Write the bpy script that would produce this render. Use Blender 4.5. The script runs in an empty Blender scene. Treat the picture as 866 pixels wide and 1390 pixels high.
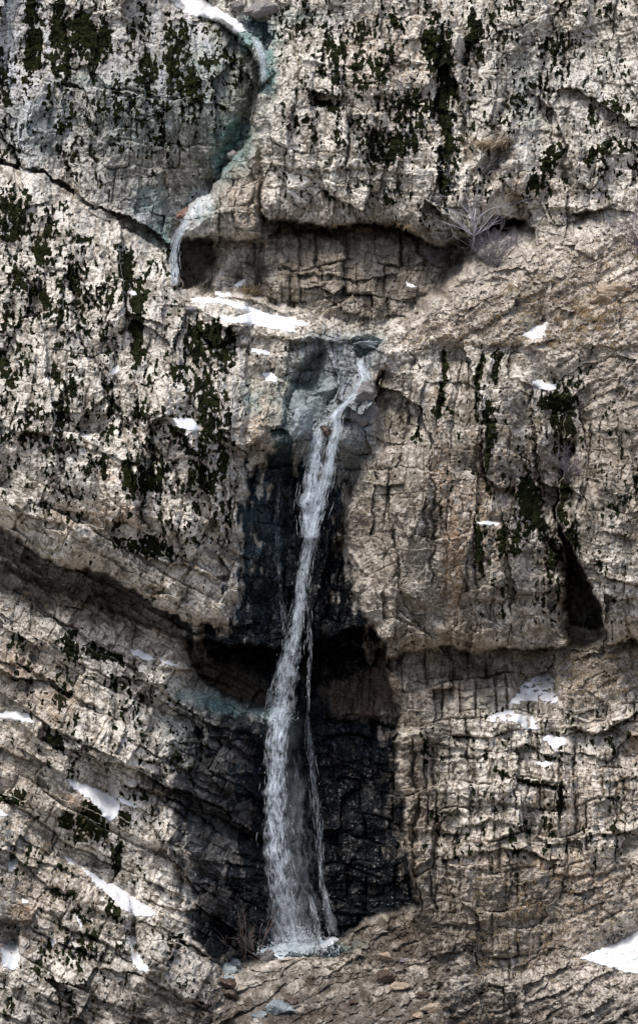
import bpy, math, random, time
import numpy as np
from mathutils import Vector

T0 = time.time()
R = math.radians
random.seed(7)
scene = bpy.context.scene
col = scene.collection

# ------------------------------------------------------------------ camera, sky, sun, exposure
CAM_Y, ZO, S = -140.0, 24.0, 0.04          # 4 cm of cliff per unit of the site plan; the pool lies near z = 0
cam_d = bpy.data.cameras.new('camera')
cam_d.sensor_width = 36.0
cam_d.lens = 36.0 * 140.0 / (1390 * S)
cam_d.clip_start, cam_d.clip_end = 1.0, 3000.0
cam = bpy.data.objects.new('camera', cam_d)
cam.location = (0, CAM_Y, ZO)
cam.rotation_euler = (R(90), 0, 0)
col.objects.link(cam)
scene.camera = cam

SUN_EL, SUN_AZ = R(60), R(210)             # azimuth measured clockwise from north (+Y): sun in front of the cliff, a touch to the left
w = bpy.data.worlds.new('World')
scene.world = w
w.use_nodes = True
nt = w.node_tree
sky = nt.nodes.new('ShaderNodeTexSky')
sky.sky_type = 'NISHITA'
sky.sun_disc = False
sky.sun_elevation = SUN_EL
sky.sun_rotation = SUN_AZ
sky.dust_density = 3.0
sky.air_density = 1.0
bg = nt.nodes['Background']
bg.inputs['Strength'].default_value = 0.11
nt.links.new(sky.outputs[0], bg.inputs['Color'])

sun_d = bpy.data.lights.new('sun', 'SUN')
sun_d.energy = 1.4
sun_d.angle = R(18)
sun_d.color = (1.0, 0.955, 0.895)
sun = bpy.data.objects.new('sun', sun_d)
sdir = Vector((math.sin(SUN_AZ) * math.cos(SUN_EL), math.cos(SUN_AZ) * math.cos(SUN_EL), math.sin(SUN_EL)))
sun.rotation_euler = sdir.to_track_quat('Z', 'Y').to_euler()
sun.location = (0, -60, 120)
col.objects.link(sun)

scene.view_settings.view_transform = 'Standard'
scene.view_settings.look = 'None'
scene.view_settings.exposure = 0.92
scene.view_settings.gamma = 1.0
scene.render.engine = 'CYCLES'
scene.cycles.max_bounces = 5
scene.cycles.transparent_max_bounces = 24

# ------------------------------------------------------------------ helpers
F = np.float32

def tag(o, label=None, cat=None, group=None, kind=None):
    if label: o['label'] = label
    if cat: o['category'] = cat
    if group: o['group'] = group
    if kind: o['kind'] = kind
    return o

def P(u, v, y):
    """plan position (u right, v down, 4 cm units) and distance y behind the reference plane -> point"""
    k = (y - CAM_Y) / -CAM_Y
    return ((u - 433) * S * k, y, ZO + (695 - v) * S * k)

def make_mesh(name, co, faces, mat, parent=None, attrs=None, smooth=False):
    """faces: int array (n,4) or (n,3), or a list of such arrays"""
    me = bpy.data.meshes.new(name)
    co = np.asarray(co, dtype=F)
    if not isinstance(faces, list): faces = [faces]
    faces = [np.asarray(f, dtype=np.int32) for f in faces if len(f)]
    me.vertices.add(len(co))
    me.vertices.foreach_set('co', co.ravel())
    loops = np.concatenate([f.ravel() for f in faces])
    tot = np.concatenate([np.full(len(f), f.shape[1], dtype=np.int32) for f in faces])
    start = np.concatenate([[0], np.cumsum(tot)[:-1]]).astype(np.int32)
    me.loops.add(len(loops))
    me.loops.foreach_set('vertex_index', loops)
    me.polygons.add(len(tot))
    me.polygons.foreach_set('loop_start', start)
    me.polygons.foreach_set('use_smooth', np.full(len(tot), smooth))
    me.update(calc_edges=True)
    if attrs:
        for k, a in attrs.items():
            if a.ndim == 1:
                at = me.attributes.new(k, 'FLOAT', 'POINT')
                at.data.foreach_set('value', a.astype(F))
            else:
                at = me.attributes.new(k, 'FLOAT_COLOR', 'POINT')
                at.data.foreach_set('color', a.astype(F).ravel())
    me.materials.append(mat)
    o = bpy.data.objects.new(name, me)
    col.objects.link(o)
    if parent is not None: o.parent = parent
    return o

_rng = np.random.RandomState(11)
_G = _rng.rand(64, 256, 256).astype(F) if False else None
def _tab(seed):
    r = np.random.RandomState(1000 + seed)
    a = r.rand(256, 256).astype(F) * 2 * np.pi
    return np.cos(a), np.sin(a)

def gnoise(x, y, seed=0):
    gx, gy = _tab(seed)
    xi = np.floor(x); yi = np.floor(y)
    fx = (x - xi).astype(F); fy = (y - yi).astype(F)
    xi = xi.astype(np.int32) & 255; yi = yi.astype(np.int32) & 255
    x1 = (xi + 1) & 255; y1 = (yi + 1) & 255
    sx = fx * fx * fx * (fx * (fx * 6 - 15) + 10); sy = fy * fy * fy * (fy * (fy * 6 - 15) + 10)
    def d(ix, iy, ax, ay): return gx[iy, ix] * ax + gy[iy, ix] * ay
    a = d(xi, yi, fx, fy); b = d(x1, yi, fx - 1, fy)
    c = d(xi, y1, fx, fy - 1); e = d(x1, y1, fx - 1, fy - 1)
    a = a + (b - a) * sx; c = c + (e - c) * sx
    return (a + (c - a) * sy) * F(1.5)

def fbm(x, y, octv=4, seed=0, gain=0.5, ridge=False):
    s = 0; a = 1.0; t = 0
    for i in range(octv):
        n = gnoise(x * (2.03 ** i) + 17.3 * i, y * (2.03 ** i) - 9.1 * i, seed + i)
        if ridge: n = 1 - 2 * np.abs(n)
        s = s + n * F(a); t += a; a *= gain
    return s / F(t)

def worley(x, y, seed=0, square=0.0):
    """cell noise: F1, edge distance (F2-F1), random per cell, offset to the cell's point"""
    r = np.random.RandomState(500 + seed)
    jx = (r.rand(128, 128) * .84 + .08).astype(F); jy = (r.rand(128, 128) * .84 + .08).astype(F)
    rv = r.rand(128, 128).astype(F)
    xi = np.floor(x).astype(np.int32); yi = np.floor(y).astype(np.int32)
    f1 = np.full(x.shape, 9, F); f2 = f1.copy(); idr = np.zeros(x.shape, F); ox = idr.copy(); oy = idr.copy()
    for dy in (-1, 0, 1):
        for dx in (-1, 0, 1):
            cx = xi + dx; cy = yi + dy
            a = cx & 127; b = cy & 127
            px = (cx + jx[b, a] - x).astype(F); py = (cy + jy[b, a] - y).astype(F)
            d = np.maximum(np.abs(px), np.abs(py)) if square else np.sqrt(px * px + py * py)
            m = d < f1
            f2 = np.where(m, f1, np.minimum(f2, d))
            f1 = np.where(m, d, f1)
            idr = np.where(m, rv[b, a], idr); ox = np.where(m, px, ox); oy = np.where(m, py, oy)
    return f1, f2 - f1, idr, ox, oy

def sstep(a, b, x):
    t = np.clip((x - a) / (b - a), 0, 1)
    return t * t * (3 - 2 * t)

# ------------------------------------------------------------------ the site plan grid
def axis(a0, a1, b0, b1, step):
    l = np.arange(a0, a1, step); m = np.arange(a1, b0, 1.0); r = np.arange(b0, b1 + .1, step)
    return np.concatenate([l, m, r])
AU = axis(-446, -32, 898, 1312, 6.0)
AV = axis(-446, -32, 1424, 1500, 6.0)
U, V = np.meshgrid(AU.astype(F), AV.astype(F))
NU, NV = len(AU), len(AV)

# coarse grid for the distance fields of hand drawn outlines
CS = 3.0
CUa = np.arange(-480, 1350, CS); CVa = np.arange(-480, 1540, CS)
CU, CV = np.meshgrid(CUa.astype(F), CVa.astype(F))

def poly_sdf(poly, X, Y):
    """positive inside"""
    best = np.full(X.shape, 1e9, F); ins = np.zeros(X.shape, bool)
    n = len(poly)
    for i in range(n):
        x0, y0 = poly[i]; x1, y1 = poly[(i + 1) % n]
        ex, ey = x1 - x0, y1 - y0
        t = np.clip(((X - x0) * ex + (Y - y0) * ey) / (ex * ex + ey * ey + 1e-9), 0, 1)
        d = (X - x0 - t * ex) ** 2 + (Y - y0 - t * ey) ** 2
        best = np.minimum(best, d)
        if y0 != y1:
            c = ((y0 > Y) != (y1 > Y)) & (X < ex * (Y - y0) / ey + x0)
            ins ^= c
    d = np.sqrt(best)
    return np.where(ins, d, -d).astype(F)

def up(field, X, Y):
    """sample a coarse field at X, Y"""
    x = np.clip((X - CUa[0]) / CS, 0, len(CUa) - 1.01); y = np.clip((Y - CVa[0]) / CS, 0, len(CVa) - 1.01)
    xi = x.astype(np.int32); yi = y.astype(np.int32); fx = (x - xi).astype(F); fy = (y - yi).astype(F)
    a = field[yi, xi] * (1 - fx) + field[yi, xi + 1] * fx
    b = field[yi + 1, xi] * (1 - fx) + field[yi + 1, xi + 1] * fx
    return a * (1 - fy) + b * fy

# ragged edges: the outlines are looked up through a warp
WX = fbm(U / 60, V / 60, 2, 1) * 9 + fbm(U / 16, V / 16, 2, 4) * 5 + gnoise(U / 5, V / 5, 7) * 1.6
WY = fbm(U / 60, V / 60, 2, 11) * 9 + fbm(U / 16, V / 16, 2, 14) * 5 + gnoise(U / 5, V / 5, 17) * 1.6
UW, VW = U + WX, V + WY
print('grid', U.shape, time.time() - T0)

# ------------------------------------------------------------------ masses, back to front
B = 480
# name, outline, depth at (uc,vc), (uc,vc), change per 100 right, per 100 down, edge rounding (m), rounding width, edge softness
M = [
 ('back',        [(-B,-B),(1346,-B),(1346,1530),(-B,1530)], 10.0, (400,300), 0, -0.4, 0, 10, 2),
 ('cliff_upper_left', [(-B,-B),(190,-B),(232,-4),(300,32),(333,58),(352,92),(352,130),(338,165),(333,195),(318,215),(300,240),(283,262),(262,285),(250,312),(240,400),(-B,420)],
                                                        7.4, (150,200), 0.2, -0.9, 2.8, 36, 2.5),
 ('stream_notch',[(228,-B),(420,-B),(400,60),(372,70),(366,112),(350,112),(352,92),(333,58),(300,32)], 8.2,(340,40), 0.2,-2.6, 0,10,3),
 ('cliff_recess',[(262,300),(350,298),(500,300),(600,322),(720,300),(900,280),(900,420),(640,480),(400,470),(235,415),(232,396),(290,392),(296,360),(280,325)], 6.6,(400,360), 0.1,-1.4, .6,12,3),
 ('cliff_upper_right', [(372,-B),(1346,-B),(1346,330),(866,330),(800,330),(735,326),(712,300),(700,298),(668,298),(640,318),(600,330),(575,326),(540,306),(490,304),(440,306),(395,303),(362,300),(352,288),(350,240),(346,190),(352,140),(366,100),(368,60)],
                                                        5.2, (560,180), 0.0, -0.8, 1.4, 22, 2.5),
 ('cliff_nose',  [(344,190),(352,150),(360,160),(356,290),(350,320),(320,326),(292,322),(262,322),(244,318),(250,292),(262,276),(285,258),(298,240),(318,212)], 4.6, (320,270), 0.4,-1.0, 1.6,20,2.5),
 ('slope_upper_right',[(1346,232),(866,268),(840,276),(826,294),(776,300),(764,288),(722,294),(712,312),(660,324),(640,346),(600,396),(560,430),(500,462),(520,520),(700,600),(1346,640)], 1.2,(680,470), -0.4,-2.2, .2,8,12),
 ('ledge_terrace',[(235,392),(262,400),(330,402),(400,418),(450,440),(520,455),(545,475),(520,500),(460,560),(300,560),(240,440)], 1.4,(400,462), .5,-4.2, .2,8,5),
 ('cliff_step',[(296,440),(360,458),(420,462),(470,470),(470,520),(400,600),(330,640),(300,600)], 1.3,(380,520), .6,-1.2, .3,8,4),
 ('gorge_wall',  [(336,606),(380,575),(396,534),(410,500),(440,470),(478,462),(500,458),(520,480),(512,540),(520,600),(510,700),(520,900),(250,900),(300,600)], 5.2,(430,660), 0,-0.35, 0,10,6),
 ('gorge_cave',  [(250,866),(275,870),(310,880),(345,872),(372,886),(400,880),(430,868),(470,856),(505,852),(520,862),(538,888),(552,930),(560,1010),(350,1010),(225,930)], 11.0,(420,910), 0.2,-3.0, .0,30,3),
 ('gorge_lower_wall',[(345,962),(390,958),(432,968),(470,975),(540,972),(548,985),(610,1330),(230,1330),(250,960)], 6.0,(450,1120), 0,-1.0, .8,14,3),
 ('band_right',  [(520,850),(900,850),(1346,840),(1346,960),(860,960),(700,990),(560,1000),(530,900)], 2.6,(640,920), -0.3,-1.5, .3,10,4),
 ('cliff_lower_left',[(-B,760),(0,772),(60,800),(130,822),(200,850),(252,866),(258,890),(272,918),(300,944),(352,962),(362,985),(372,1040),(366,1100),(372,1180),(370,1300),(300,1330),(-B,1330)], 1.5,(180,1000), 0.9,-1.2, 1.0,22,3),
 ('cliff_left',  [(-B,150),(0,222),(34,226),(62,236),(92,262),(130,290),(178,318),(212,338),(236,362),(256,392),(268,412),(300,432),(335,466),(352,492),(372,506),(392,556),(384,590),(362,612),(346,640),(334,690),(330,760),(326,800),(316,842),(290,850),(252,842),(215,828),(180,808),(155,786),(120,772),(75,768),(45,748),(0,716),(-B,560)],
                                                        -0.2,(180,560), 0.1,-0.85, 3.4,50,2.5),
 ('slope_far_right', [(735,440),(800,470),(1346,430),(1346,600),(866,560),(800,600),(750,560)], 0.2,(800,500), 0,-3, .3,8,5),
 ('cliff_right', [(520,484),(560,470),(640,462),(700,462),(742,480),(762,520),(776,560),(772,610),(758,640),(756,700),(762,740),(768,780),(770,830),(772,872),(760,884),(700,880),(640,884),(600,876),(560,884),(524,896),(512,862),(492,842),(478,790),(474,740),(472,690),(482,650),(490,610),(508,580),(512,530)],
                                                        -0.5,(640,680), -0.1,-0.5, 2.8,42,2.5),
 ('cliff_far_right',[(786,470),(850,466),(1346,470),(1346,880),(900,880),(850,868),(822,876),(814,830),(800,785),(776,748),(758,716),(756,650),(782,600),(790,540)], -1.0,(830,650), -0.1,-0.5, 1.8,26,2.5),
 ('cliff_lower_right',[(520,905),(560,912),(590,960),(640,958),(690,940),(745,930),(775,960),(830,940),(870,930),(1346,900),(1346,1420),(575,1420),(560,1200),(548,1100),(534,1010),(540,960)], -0.3,(690,1100), 0.0,-1.1, 1.5,22,3),
 ('slope_lower_right',[(1346,1110),(866,1128),(800,1164),(765,1196),(735,1260),(705,1330),(690,1530),(1346,1530)], -1.6,(760,1240), -0.6,-2.6, .4,12,4),
 ('ledge_left',  [(-B,900),(0,966),(30,985),(70,1010),(92,1054),(130,1068),(190,1096),(222,1120),(232,1160),(246,1220),(262,1290),(280,1330),(-B,1330)], -0.9,(120,1150), 0.8,-1.6, .8,16,3),
 ('gorge_scree', [(430,1290),(470,1266),(500,1250),(530,1240),(560,1232),(580,1246),(598,1290),(610,1330),(610,1530),(300,1530),(300,1310),(360,1300)], 3.2,(500,1260), -0.8,-5, .2,8,4),
 ('cliff_front_left',[(-B,1000),(0,1098),(50,1130),(110,1172),(160,1196),(214,1240),(250,1268),(278,1292),(300,1310),(322,1350),(340,1400),(350,1530),(-B,1530)], -3.2,(120,1260), 0.9,-1.9, .9,16,3),
 ('gorge_floor', [(284,1300),(350,1290),(450,1288),(540,1316),(590,1350),(612,1400),(640,1530),(300,1530),(322,1400),(300,1340)], 3.4,(433,1294), 0,-9.0, .2,8,4),
]
names = [m[0] for m in M]
NOGROOVE = {'slope_upper_right', 'cliff_left', 'cliff_right', 'cliff_far_right', 'cliff_lower_right', 'cliff_lower_left', 'ledge_left', 'cliff_front_left', 'cliff_nose', 'slope_lower_right', 'gorge_floor', 'gorge_scree', 'slope_far_right'}
sdf = {}
D = None
LAB = np.zeros(U.shape, np.int8)
for i, (nm, poly, d0, c, du, dv, rr, rw, e) in enumerate(M):
    pl = (d0 + du * (U - c[0]) / 100 + dv * (V - c[1]) / 100).astype(F)
    if D is None:
        D = pl; continue
    cs = poly_sdf(poly, CU, CV)
    s = up(cs, UW, VW)
    sdf[nm] = s
    if nm in ('slope_upper_right', 'slope_far_right'):   # the slope ends where the buttresses' faces begin
        v9 = 478 if nm == 'slope_upper_right' else 484
        pl = np.maximum(pl, d0 + du * (U - c[0]) / 100 + dv * (np.minimum(V, v9) - c[1]) / 100).astype(F)
    if nm == 'gorge_wall':            # V shaped cleft, deepest behind the fall
        pl = pl - np.clip(np.abs(U - 425) - 12, 0, 90) * F(0.022)
        upper = F(2.3) - (V - 470) / 130 * F(.7)
        kk = sstep(590, 650, V); pl = upper * (1 - kk) + pl * kk
    if nm == 'gorge_lower_wall':      # bowl
        pl = pl + F(1.5) - ((U - 455) / 100) ** 2 * F(1.8) - np.clip((400 - U) / 60, 0, 1) * sstep(1060, 960, V) * 1.6
    if nm == 'gorge_cave':
        pl = pl - np.clip(np.abs(U - 400) - 60, 0, 120) * F(0.02)
    if nm == 'cliff_lower_left':      # turns back into the gorge at its right end
        pl = pl + np.clip(U - 235, 0, 140) * F(0.028)
    t = sstep(-e, e, s)
    Dm = pl + F(rr) * np.exp(-np.clip(s, 0, 400) / rw)
    if nm in NOGROOVE: Dm = Dm - np.clip(Dm - (D + .03), 0, 9) * np.exp(-np.clip(s, 0, 400) / 26)
    D = D * (1 - t) + Dm * t
    LAB[s > 0] = i
print('masses', time.time() - T0)

# black hollow under the nose
s = up(poly_sdf([(234,326),(250,322),(280,324),(292,340),(294,362),(280,382),(262,392),(240,394)], CU, CV), UW, VW)
D = D + 3.5 * sstep(-4, 8, s)
# dry gully in the upper right wall, cleft between the two right buttresses
def hollow(poly, depth, soft0=-6, soft1=20):
    global D
    D = D + depth * sstep(soft0, soft1, up(poly_sdf(poly, CU, CV), UW, VW))
hollow([(352,110),(345,150),(335,190),(318,225),(300,235),(298,205),(312,170),(335,140),(345,112)], 1.6, -5, 12)
hollow([(648,220),(672,196),(690,188),(696,205),(682,225),(672,262),(660,262),(650,240)], 1.4, -5, 14)
hollow([(748,736),(768,752),(790,785),(806,815),(815,845),(816,872),(790,884),(768,880),(766,850),(762,800)], 3.4, -6, 12)
hollow([(764,600),(774,600),(780,740),(770,740)], .8, -6, 10)
hollow([(395,500),(430,478),(452,474),(440,500),(425,528),(400,530)], 1.6, -6, 12)
hollow([(700,60),(716,70),(712,200),(690,190)], .5, -12, 12)
hollow([(0,770),(60,790),(120,800),(110,835),(60,825),(0,800)], 1.2, -10, 16)
hollow([(0,1060),(10,1062),(12,1075),(0,1080)], .4)
# swellings
def swell(u, v, ru, rv, a, rot=0):
    global D
    c, sn = math.cos(R(rot)), math.sin(R(rot))
    x = ((U - u) * c + (V - v) * sn) / ru; y = (-(U - u) * sn + (V - v) * c) / rv
    D = D - F(a) * np.exp(-(x * x + y * y))
for q in [(190,540,150,190,1.3),(650,690,105,150,1.3),(540,150,130,130,.9),(690,1080,110,110,.9),(150,1010,120,90,.7),(840,700,60,120,.8),(410,600,30,40,.9),(470,590,30,50,1.4),(500,620,18,40,.8),(440,520,30,25,.6),(400,560,25,22,.7),(505,560,16,30,.9),
          (560,640,50,120,.8),(680,760,50,60,.7),(560,800,40,50,.6),(700,180,40,70,.8),(640,130,25,90,-.7),(500,120,60,90,.6),
          (800,160,40,60,.7),(90,620,120,70,.7),(250,600,50,120,.6),(160,1040,60,50,.6),(310,1040,40,40,.6),(120,160,70,90,.6),
          (230,140,50,70,.6),(650,1080,50,60,.8),(760,1060,50,70,.7),(600,1100,14,120,-.6),(560,1060,14,140,.5),(372,984,34,24,3.0),(345,968,40,12,1.0,10),(395,1000,14,30,.6),
          (345,1190,40,25,.7),(200,700,130,18,.5,28),(60,870,90,20,.6,30),(620,860,60,18,.7),(840,780,40,60,.7),(700,1170,70,25,.6),
          (830,330,30,40,.5),(740,380,60,30,.4,-25),(650,420,50,24,.4,-20)]:
    swell(*q)

# hand traced bedding ledges: the rock above overhangs the rock below
def ledge(line, a, w1, b, w2, fade=12):
    global D
    xs = [p[0] for p in line]; ys = [p[1] for p in line]
    i0 = np.searchsorted(AU, xs[0] - 60); i1 = np.searchsorted(AU, xs[-1] + 60)
    j0 = np.searchsorted(AV, min(ys) - 160); j1 = np.searchsorted(AV, max(ys) + 160)
    x = UW[j0:j1, i0:i1]; d = VW[j0:j1, i0:i1] - np.interp(x, xs, ys)
    f = sstep(xs[0] - fade, xs[0] + fade, x) * sstep(xs[-1] + fade, xs[-1] - fade, x)
    g = np.where(d < 0, -a * np.exp(np.minimum(d, 0) / w1), b * np.exp(-np.maximum(d, 0) / w2))
    # soft 1.5 px step
    k = sstep(-1.5, 1.5, d)
    g = -a * np.exp(np.minimum(d, 0) / w1) * (1 - k) + b * np.exp(-np.maximum(d, 0) / w2) * k
    D[j0:j1, i0:i1] += (g * f).astype(F)
LEDGES = [
 ([(140,276),(165,288),(200,308),(240,336)], .5,20,1.8,26),
 ([(-40,205),(0,216),(34,220),(62,230),(92,254),(130,280)], .4,22,1.0,16),
 ([(-30,660),(0,680),(50,700),(95,715),(130,745),(165,765),(215,800),(260,835)], .25,16,.35,12),
 ([(165,740),(200,755),(240,765),(280,778),(318,784)], .35,18,.5,12),
 ([(40,745),(100,768),(150,790),(200,815),(250,838),(310,845)], .4,14,.8,18),
 ([(-20,575),(60,590),(130,612),(200,640)], .15,18,.25,10),
 ([(60,690),(110,700),(140,730)], .2,10,.3,8),
 ([(-30,885),(30,905),(80,930),(140,965)], .35,16,.45,12),
 ([(40,820),(110,858),(180,905),(240,950),(290,985),(345,1000)], .3,12,.4,14),
 ([(60,1000),(130,1035),(200,1075),(260,1115)], .3,12,.5,10),
 ([(230,1005),(262,1012),(300,1020)], .2,10,.3,8),
 ([(-20,1010),(40,1030),(90,1050)], .3,12,.4,10),
 ([(110,1040),(170,1062),(240,1085),(300,1130)], .3,10,.5,10),
 ([(0,1140),(60,1165),(120,1200)], .15,10,.25,8),
 ([(608,1122),(658,1115),(713,1125),(743,1145),(793,1140),(866,1122),(910,1120)], .25,16,.4,12),
 ([(608,1165),(648,1155),(693,1155),(753,1165)], .3,20,.55,8),
 ([(693,1055),(733,1067),(765,1066)], .25,14,.5,8),
 ([(770,988),(790,991),(815,994),(836,985),(862,968)], .6,14,1.2,12),
 ([(700,1200),(760,1190),(830,1180),(900,1170)], .15,12,.3,10),
 ([(540,1015),(600,1010),(680,1020),(740,1012)], .15,14,.25,10),
 ([(620,1085),(700,1092),(760,1095)], .15,12,.3,8),
 ([(560,1130),(600,1132)], .2,12,.4,8),
 ([(600,860),(650,876),(720,882),(800,884)], .3,16,.8,16),
 ([(640,812),(670,815),(705,812)], .2,10,.4,8),
 ([(513,885),(545,880),(563,870)], .3,14,.8,12),
 ([(770,740),(800,770),(840,790),(880,795)], .35,14,.5,12),
 ([(820,720),(860,735)], .25,10,.4,8),
 ([(360,300),(430,304),(500,302),(545,312),(580,330),(620,336)], .3,14,1.2,14),
 ([(370,222),(430,232),(480,228),(560,238)], .15,14,.25,10),
 ([(640,306),(676,296),(712,300)], .35,12,1.3,12),
 ([(772,288),(800,289),(832,276)], .35,12,1.3,12),
 ([(430,400),(460,420),(500,430)], .2,10,.3,8),
 ([(380,360),(420,372),(470,380),(540,372)], .2,10,.35,10),
 ([(262,402),(330,410),(410,425)], .15,8,.3,5),
 ([(235,326),(262,318),(320,324),(352,330)], .4,16,.6,14),
 ([(500,590),(520,600),(545,605)], .2,10,.3,8),
 ([(490,655),(520,660),(550,658)], .25,10,.35,8),
 ([(700,520),(740,525),(760,540)], .2,10,.3,8),
 ([(455,572),(485,566),(505,572)], .35,14,.45,8),
 ([(465,610),(500,612)], .3,14,.4,8),
 ([(360,575),(385,583),(405,590)], .3,8,.5,6),
 ([(250,862),(300,852),(350,848)], .3,14,.5,12),
 ([(190,1190),(215,1200),(235,1215)], .2,10,.4,8),
 ([(325,1160),(350,1165),(370,1175)], .3,10,.4,8),
 ([(90,88),(130,100),(160,120),(200,140)], .15,14,.2,10),
 ([(150,110),(200,130),(260,135),(320,150)], .15,14,.2,10),
]
for l in LEDGES: ledge(*l)
# wobbly bedding lines everywhere in the lower left and lower right beds
rs = np.random.RandomState(3)
for k in range(14):
    u0 = rs.uniform(-30, 260); v0 = rs.uniform(660, 1290); L = rs.uniform(50, 160)
    ledge([(u0, v0), (u0 + L * .5, v0 + L * rs.uniform(.18, .32)), (u0 + L, v0 + L * rs.uniform(.42, .62))], rs.uniform(.08, .22), 9, rs.uniform(.12, .32), 7)
for k in range(16):
    u0 = rs.uniform(545, 860); v0 = rs.uniform(960, 1310); L = rs.uniform(40, 140)
    ledge([(u0, v0), (u0 + L * .5, v0 + rs.uniform(-6, 6)), (u0 + L, v0 + rs.uniform(-10, 10))], rs.uniform(.06, .18), 8, rs.uniform(.1, .3), 6)
for k in range(22):
    u0 = rs.uniform(240, 560); v0 = rs.uniform(980, 1280); L = rs.uniform(30, 120)
    ledge([(u0, v0), (u0 + L * .5, v0 + rs.uniform(-3, 9)), (u0 + L, v0 + rs.uniform(-4, 16))], rs.uniform(.1, .25), 9, rs.uniform(.12, .35), 7)
for k in range(30):
    u0 = rs.uniform(360, 860); v0 = rs.uniform(0, 290); L = rs.uniform(25, 80)
    ledge([(u0, v0), (u0 + L, v0 + rs.uniform(-12, 12))], rs.uniform(.05, .15), 8, rs.uniform(.08, .25), 6)
print('ledges', time.time() - T0)

def joint(line, depth, w, step=0.0, fade=12):
    """a steep crack; step sets the rock right of it back"""
    global D
    ys = [p[1] for p in line]; xs = [p[0] for p in line]
    j0 = np.searchsorted(AV, ys[0] - 40); j1 = np.searchsorted(AV, ys[-1] + 40)
    i0 = np.searchsorted(AU, min(xs) - 90); i1 = np.searchsorted(AU, max(xs) + 90)
    y = VW[j0:j1, i0:i1]; d = UW[j0:j1, i0:i1] - np.interp(y, ys, xs)
    f = sstep(ys[0] - fade, ys[0] + fade, y) * sstep(ys[-1] + fade, ys[-1] - fade, y)
    g = depth * np.exp(-(d / w) ** 2) + step * np.exp(-np.maximum(d, 0) / 25) * sstep(-1.5, 1.5, d)
    D[j0:j1, i0:i1] += (g * f).astype(F)
JOINTS = [
 ([(558,1005),(560,1080),(563,1150),(566,1260)], .9,3.2,.3), ([(633,990),(637,1050),(636,1090)], .5,2.2,.2),
 ([(588,1020),(594,1100),(592,1180)], .6,2.6,-.2), ([(608,1160),(614,1240)], .5,2.2,.2), ([(660,990),(664,1060)], .4,1.8,.1),
 ([(700,1010),(703,1110)], .4,1.8,.2), ([(780,1010),(776,1060),(782,1130)], .6,2.4,.2), ([(735,1080),(728,1140)], .4,2,.2),
 ([(650,1110),(652,1160)], .3,1.6,.1), ([(690,1160),(695,1240)], .4,1.8,.2), ([(755,1030),(762,1100)], .5,2.4,-.2),
 ([(575,1040),(578,1130)], .4,1.8,.1), ([(834,980),(832,1040),(838,1110)], .35,1.8,.2),
 ([(585,620),(588,700),(585,790)], .5,2.5,.25), ([(600,470),(598,560)], .35,2,.2), ([(654,470),(650,560),(662,680)], .3,2,.2),
 ([(636,700),(642,760),(648,820)], .35,2.2,.2), ([(720,560),(735,640),(745,700)], .3,2.2,.2), ([(560,480),(552,560),(540,640)], .35,2.4,.2),
 ([(520,640),(530,720),(545,800),(570,860)], .35,2.4,.2),
 ([(350,330),(352,380)], .4,3,.2), ([(432,325),(428,360),(440,400)], .3,2.5,.2),
 ([(352,140),(348,190),(356,240),(352,300)], .9,4,.2), ([(322,215),(312,260),(318,300)], .3,2.5,.2), ([(337,215),(345,250),(338,300)], .35,2.5,.2),
 ([(600,40),(590,130),(600,230),(598,300)], .5,3,.3), ([(640,60),(632,150),(628,220)], .4,3,.2), ([(474,150),(470,220),(475,290)], .3,2,.2),
 ([(685,120),(672,180),(640,240),(636,290)], .5,4,.2), ([(770,160),(765,220),(780,280)], .5,4,.3), ([(400,20),(405,120),(398,200)], .3,2.5,.2),
 ([(190,60),(205,140),(230,210),(240,270)], .3,3,.2), ([(90,20),(100,90),(96,140)], .3,3,.2),
 ([(145,450),(160,540),(180,640)], .35,2.4,.2), ([(200,460),(205,560),(204,640)], .35,2.4,.2), ([(245,470),(262,550),(275,640)], .35,2.4,.2),
 ([(90,380),(110,450),(150,560)], .35,2.4,.2), ([(205,560),(206,650)], .3,2,.2), ([(240,620),(242,690),(246,770)], .45,2.4,.3),
 ([(185,660),(190,740)], .3,2,.2), ([(300,650),(306,720),(304,790)], .35,2.4,.2), ([(35,780),(40,860)], .3,2.4,.2),
 ([(270,990),(268,1060),(276,1120)], .4,2.4,.2), ([(150,880),(156,960),(150,1030)], .35,2.4,.2), ([(200,930),(206,1010)], .35,2.4,.2),
 ([(390,690),(385,760),(380,830)], .3,3,.3), ([(470,640),(465,720),(462,820)], .3,3,-.2),
]
for l in JOINTS: joint(*l)
for k in range(60):
    u0 = rs.uniform(540, 860); v0 = rs.uniform(960, 1280); L = rs.uniform(20, 80)
    joint([(u0, v0), (u0 + rs.uniform(-8, 8), v0 + L)], rs.uniform(.12, .4), rs.uniform(1.3, 2.2), rs.uniform(-.15, .15), 6)
for k in range(50):
    u0 = rs.uniform(0, 330); v0 = rs.uniform(300, 1250); L = rs.uniform(25, 90)
    joint([(u0, v0), (u0 + L * rs.uniform(-.05, .35), v0 + L)], rs.uniform(.1, .35), rs.uniform(1.3, 2.4), rs.uniform(-.15, .2), 8)
for k in range(60):
    u0 = rs.uniform(360, 860); v0 = rs.uniform(0, 270) if k % 2 else rs.uniform(480, 840); L = rs.uniform(25, 90)
    joint([(u0, v0), (u0 + L * rs.uniform(-.2, .2), v0 + L)], rs.uniform(.1, .35), rs.uniform(1.3, 2.4), rs.uniform(-.15, .15), 8)
print('joints', time.time() - T0)

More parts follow.
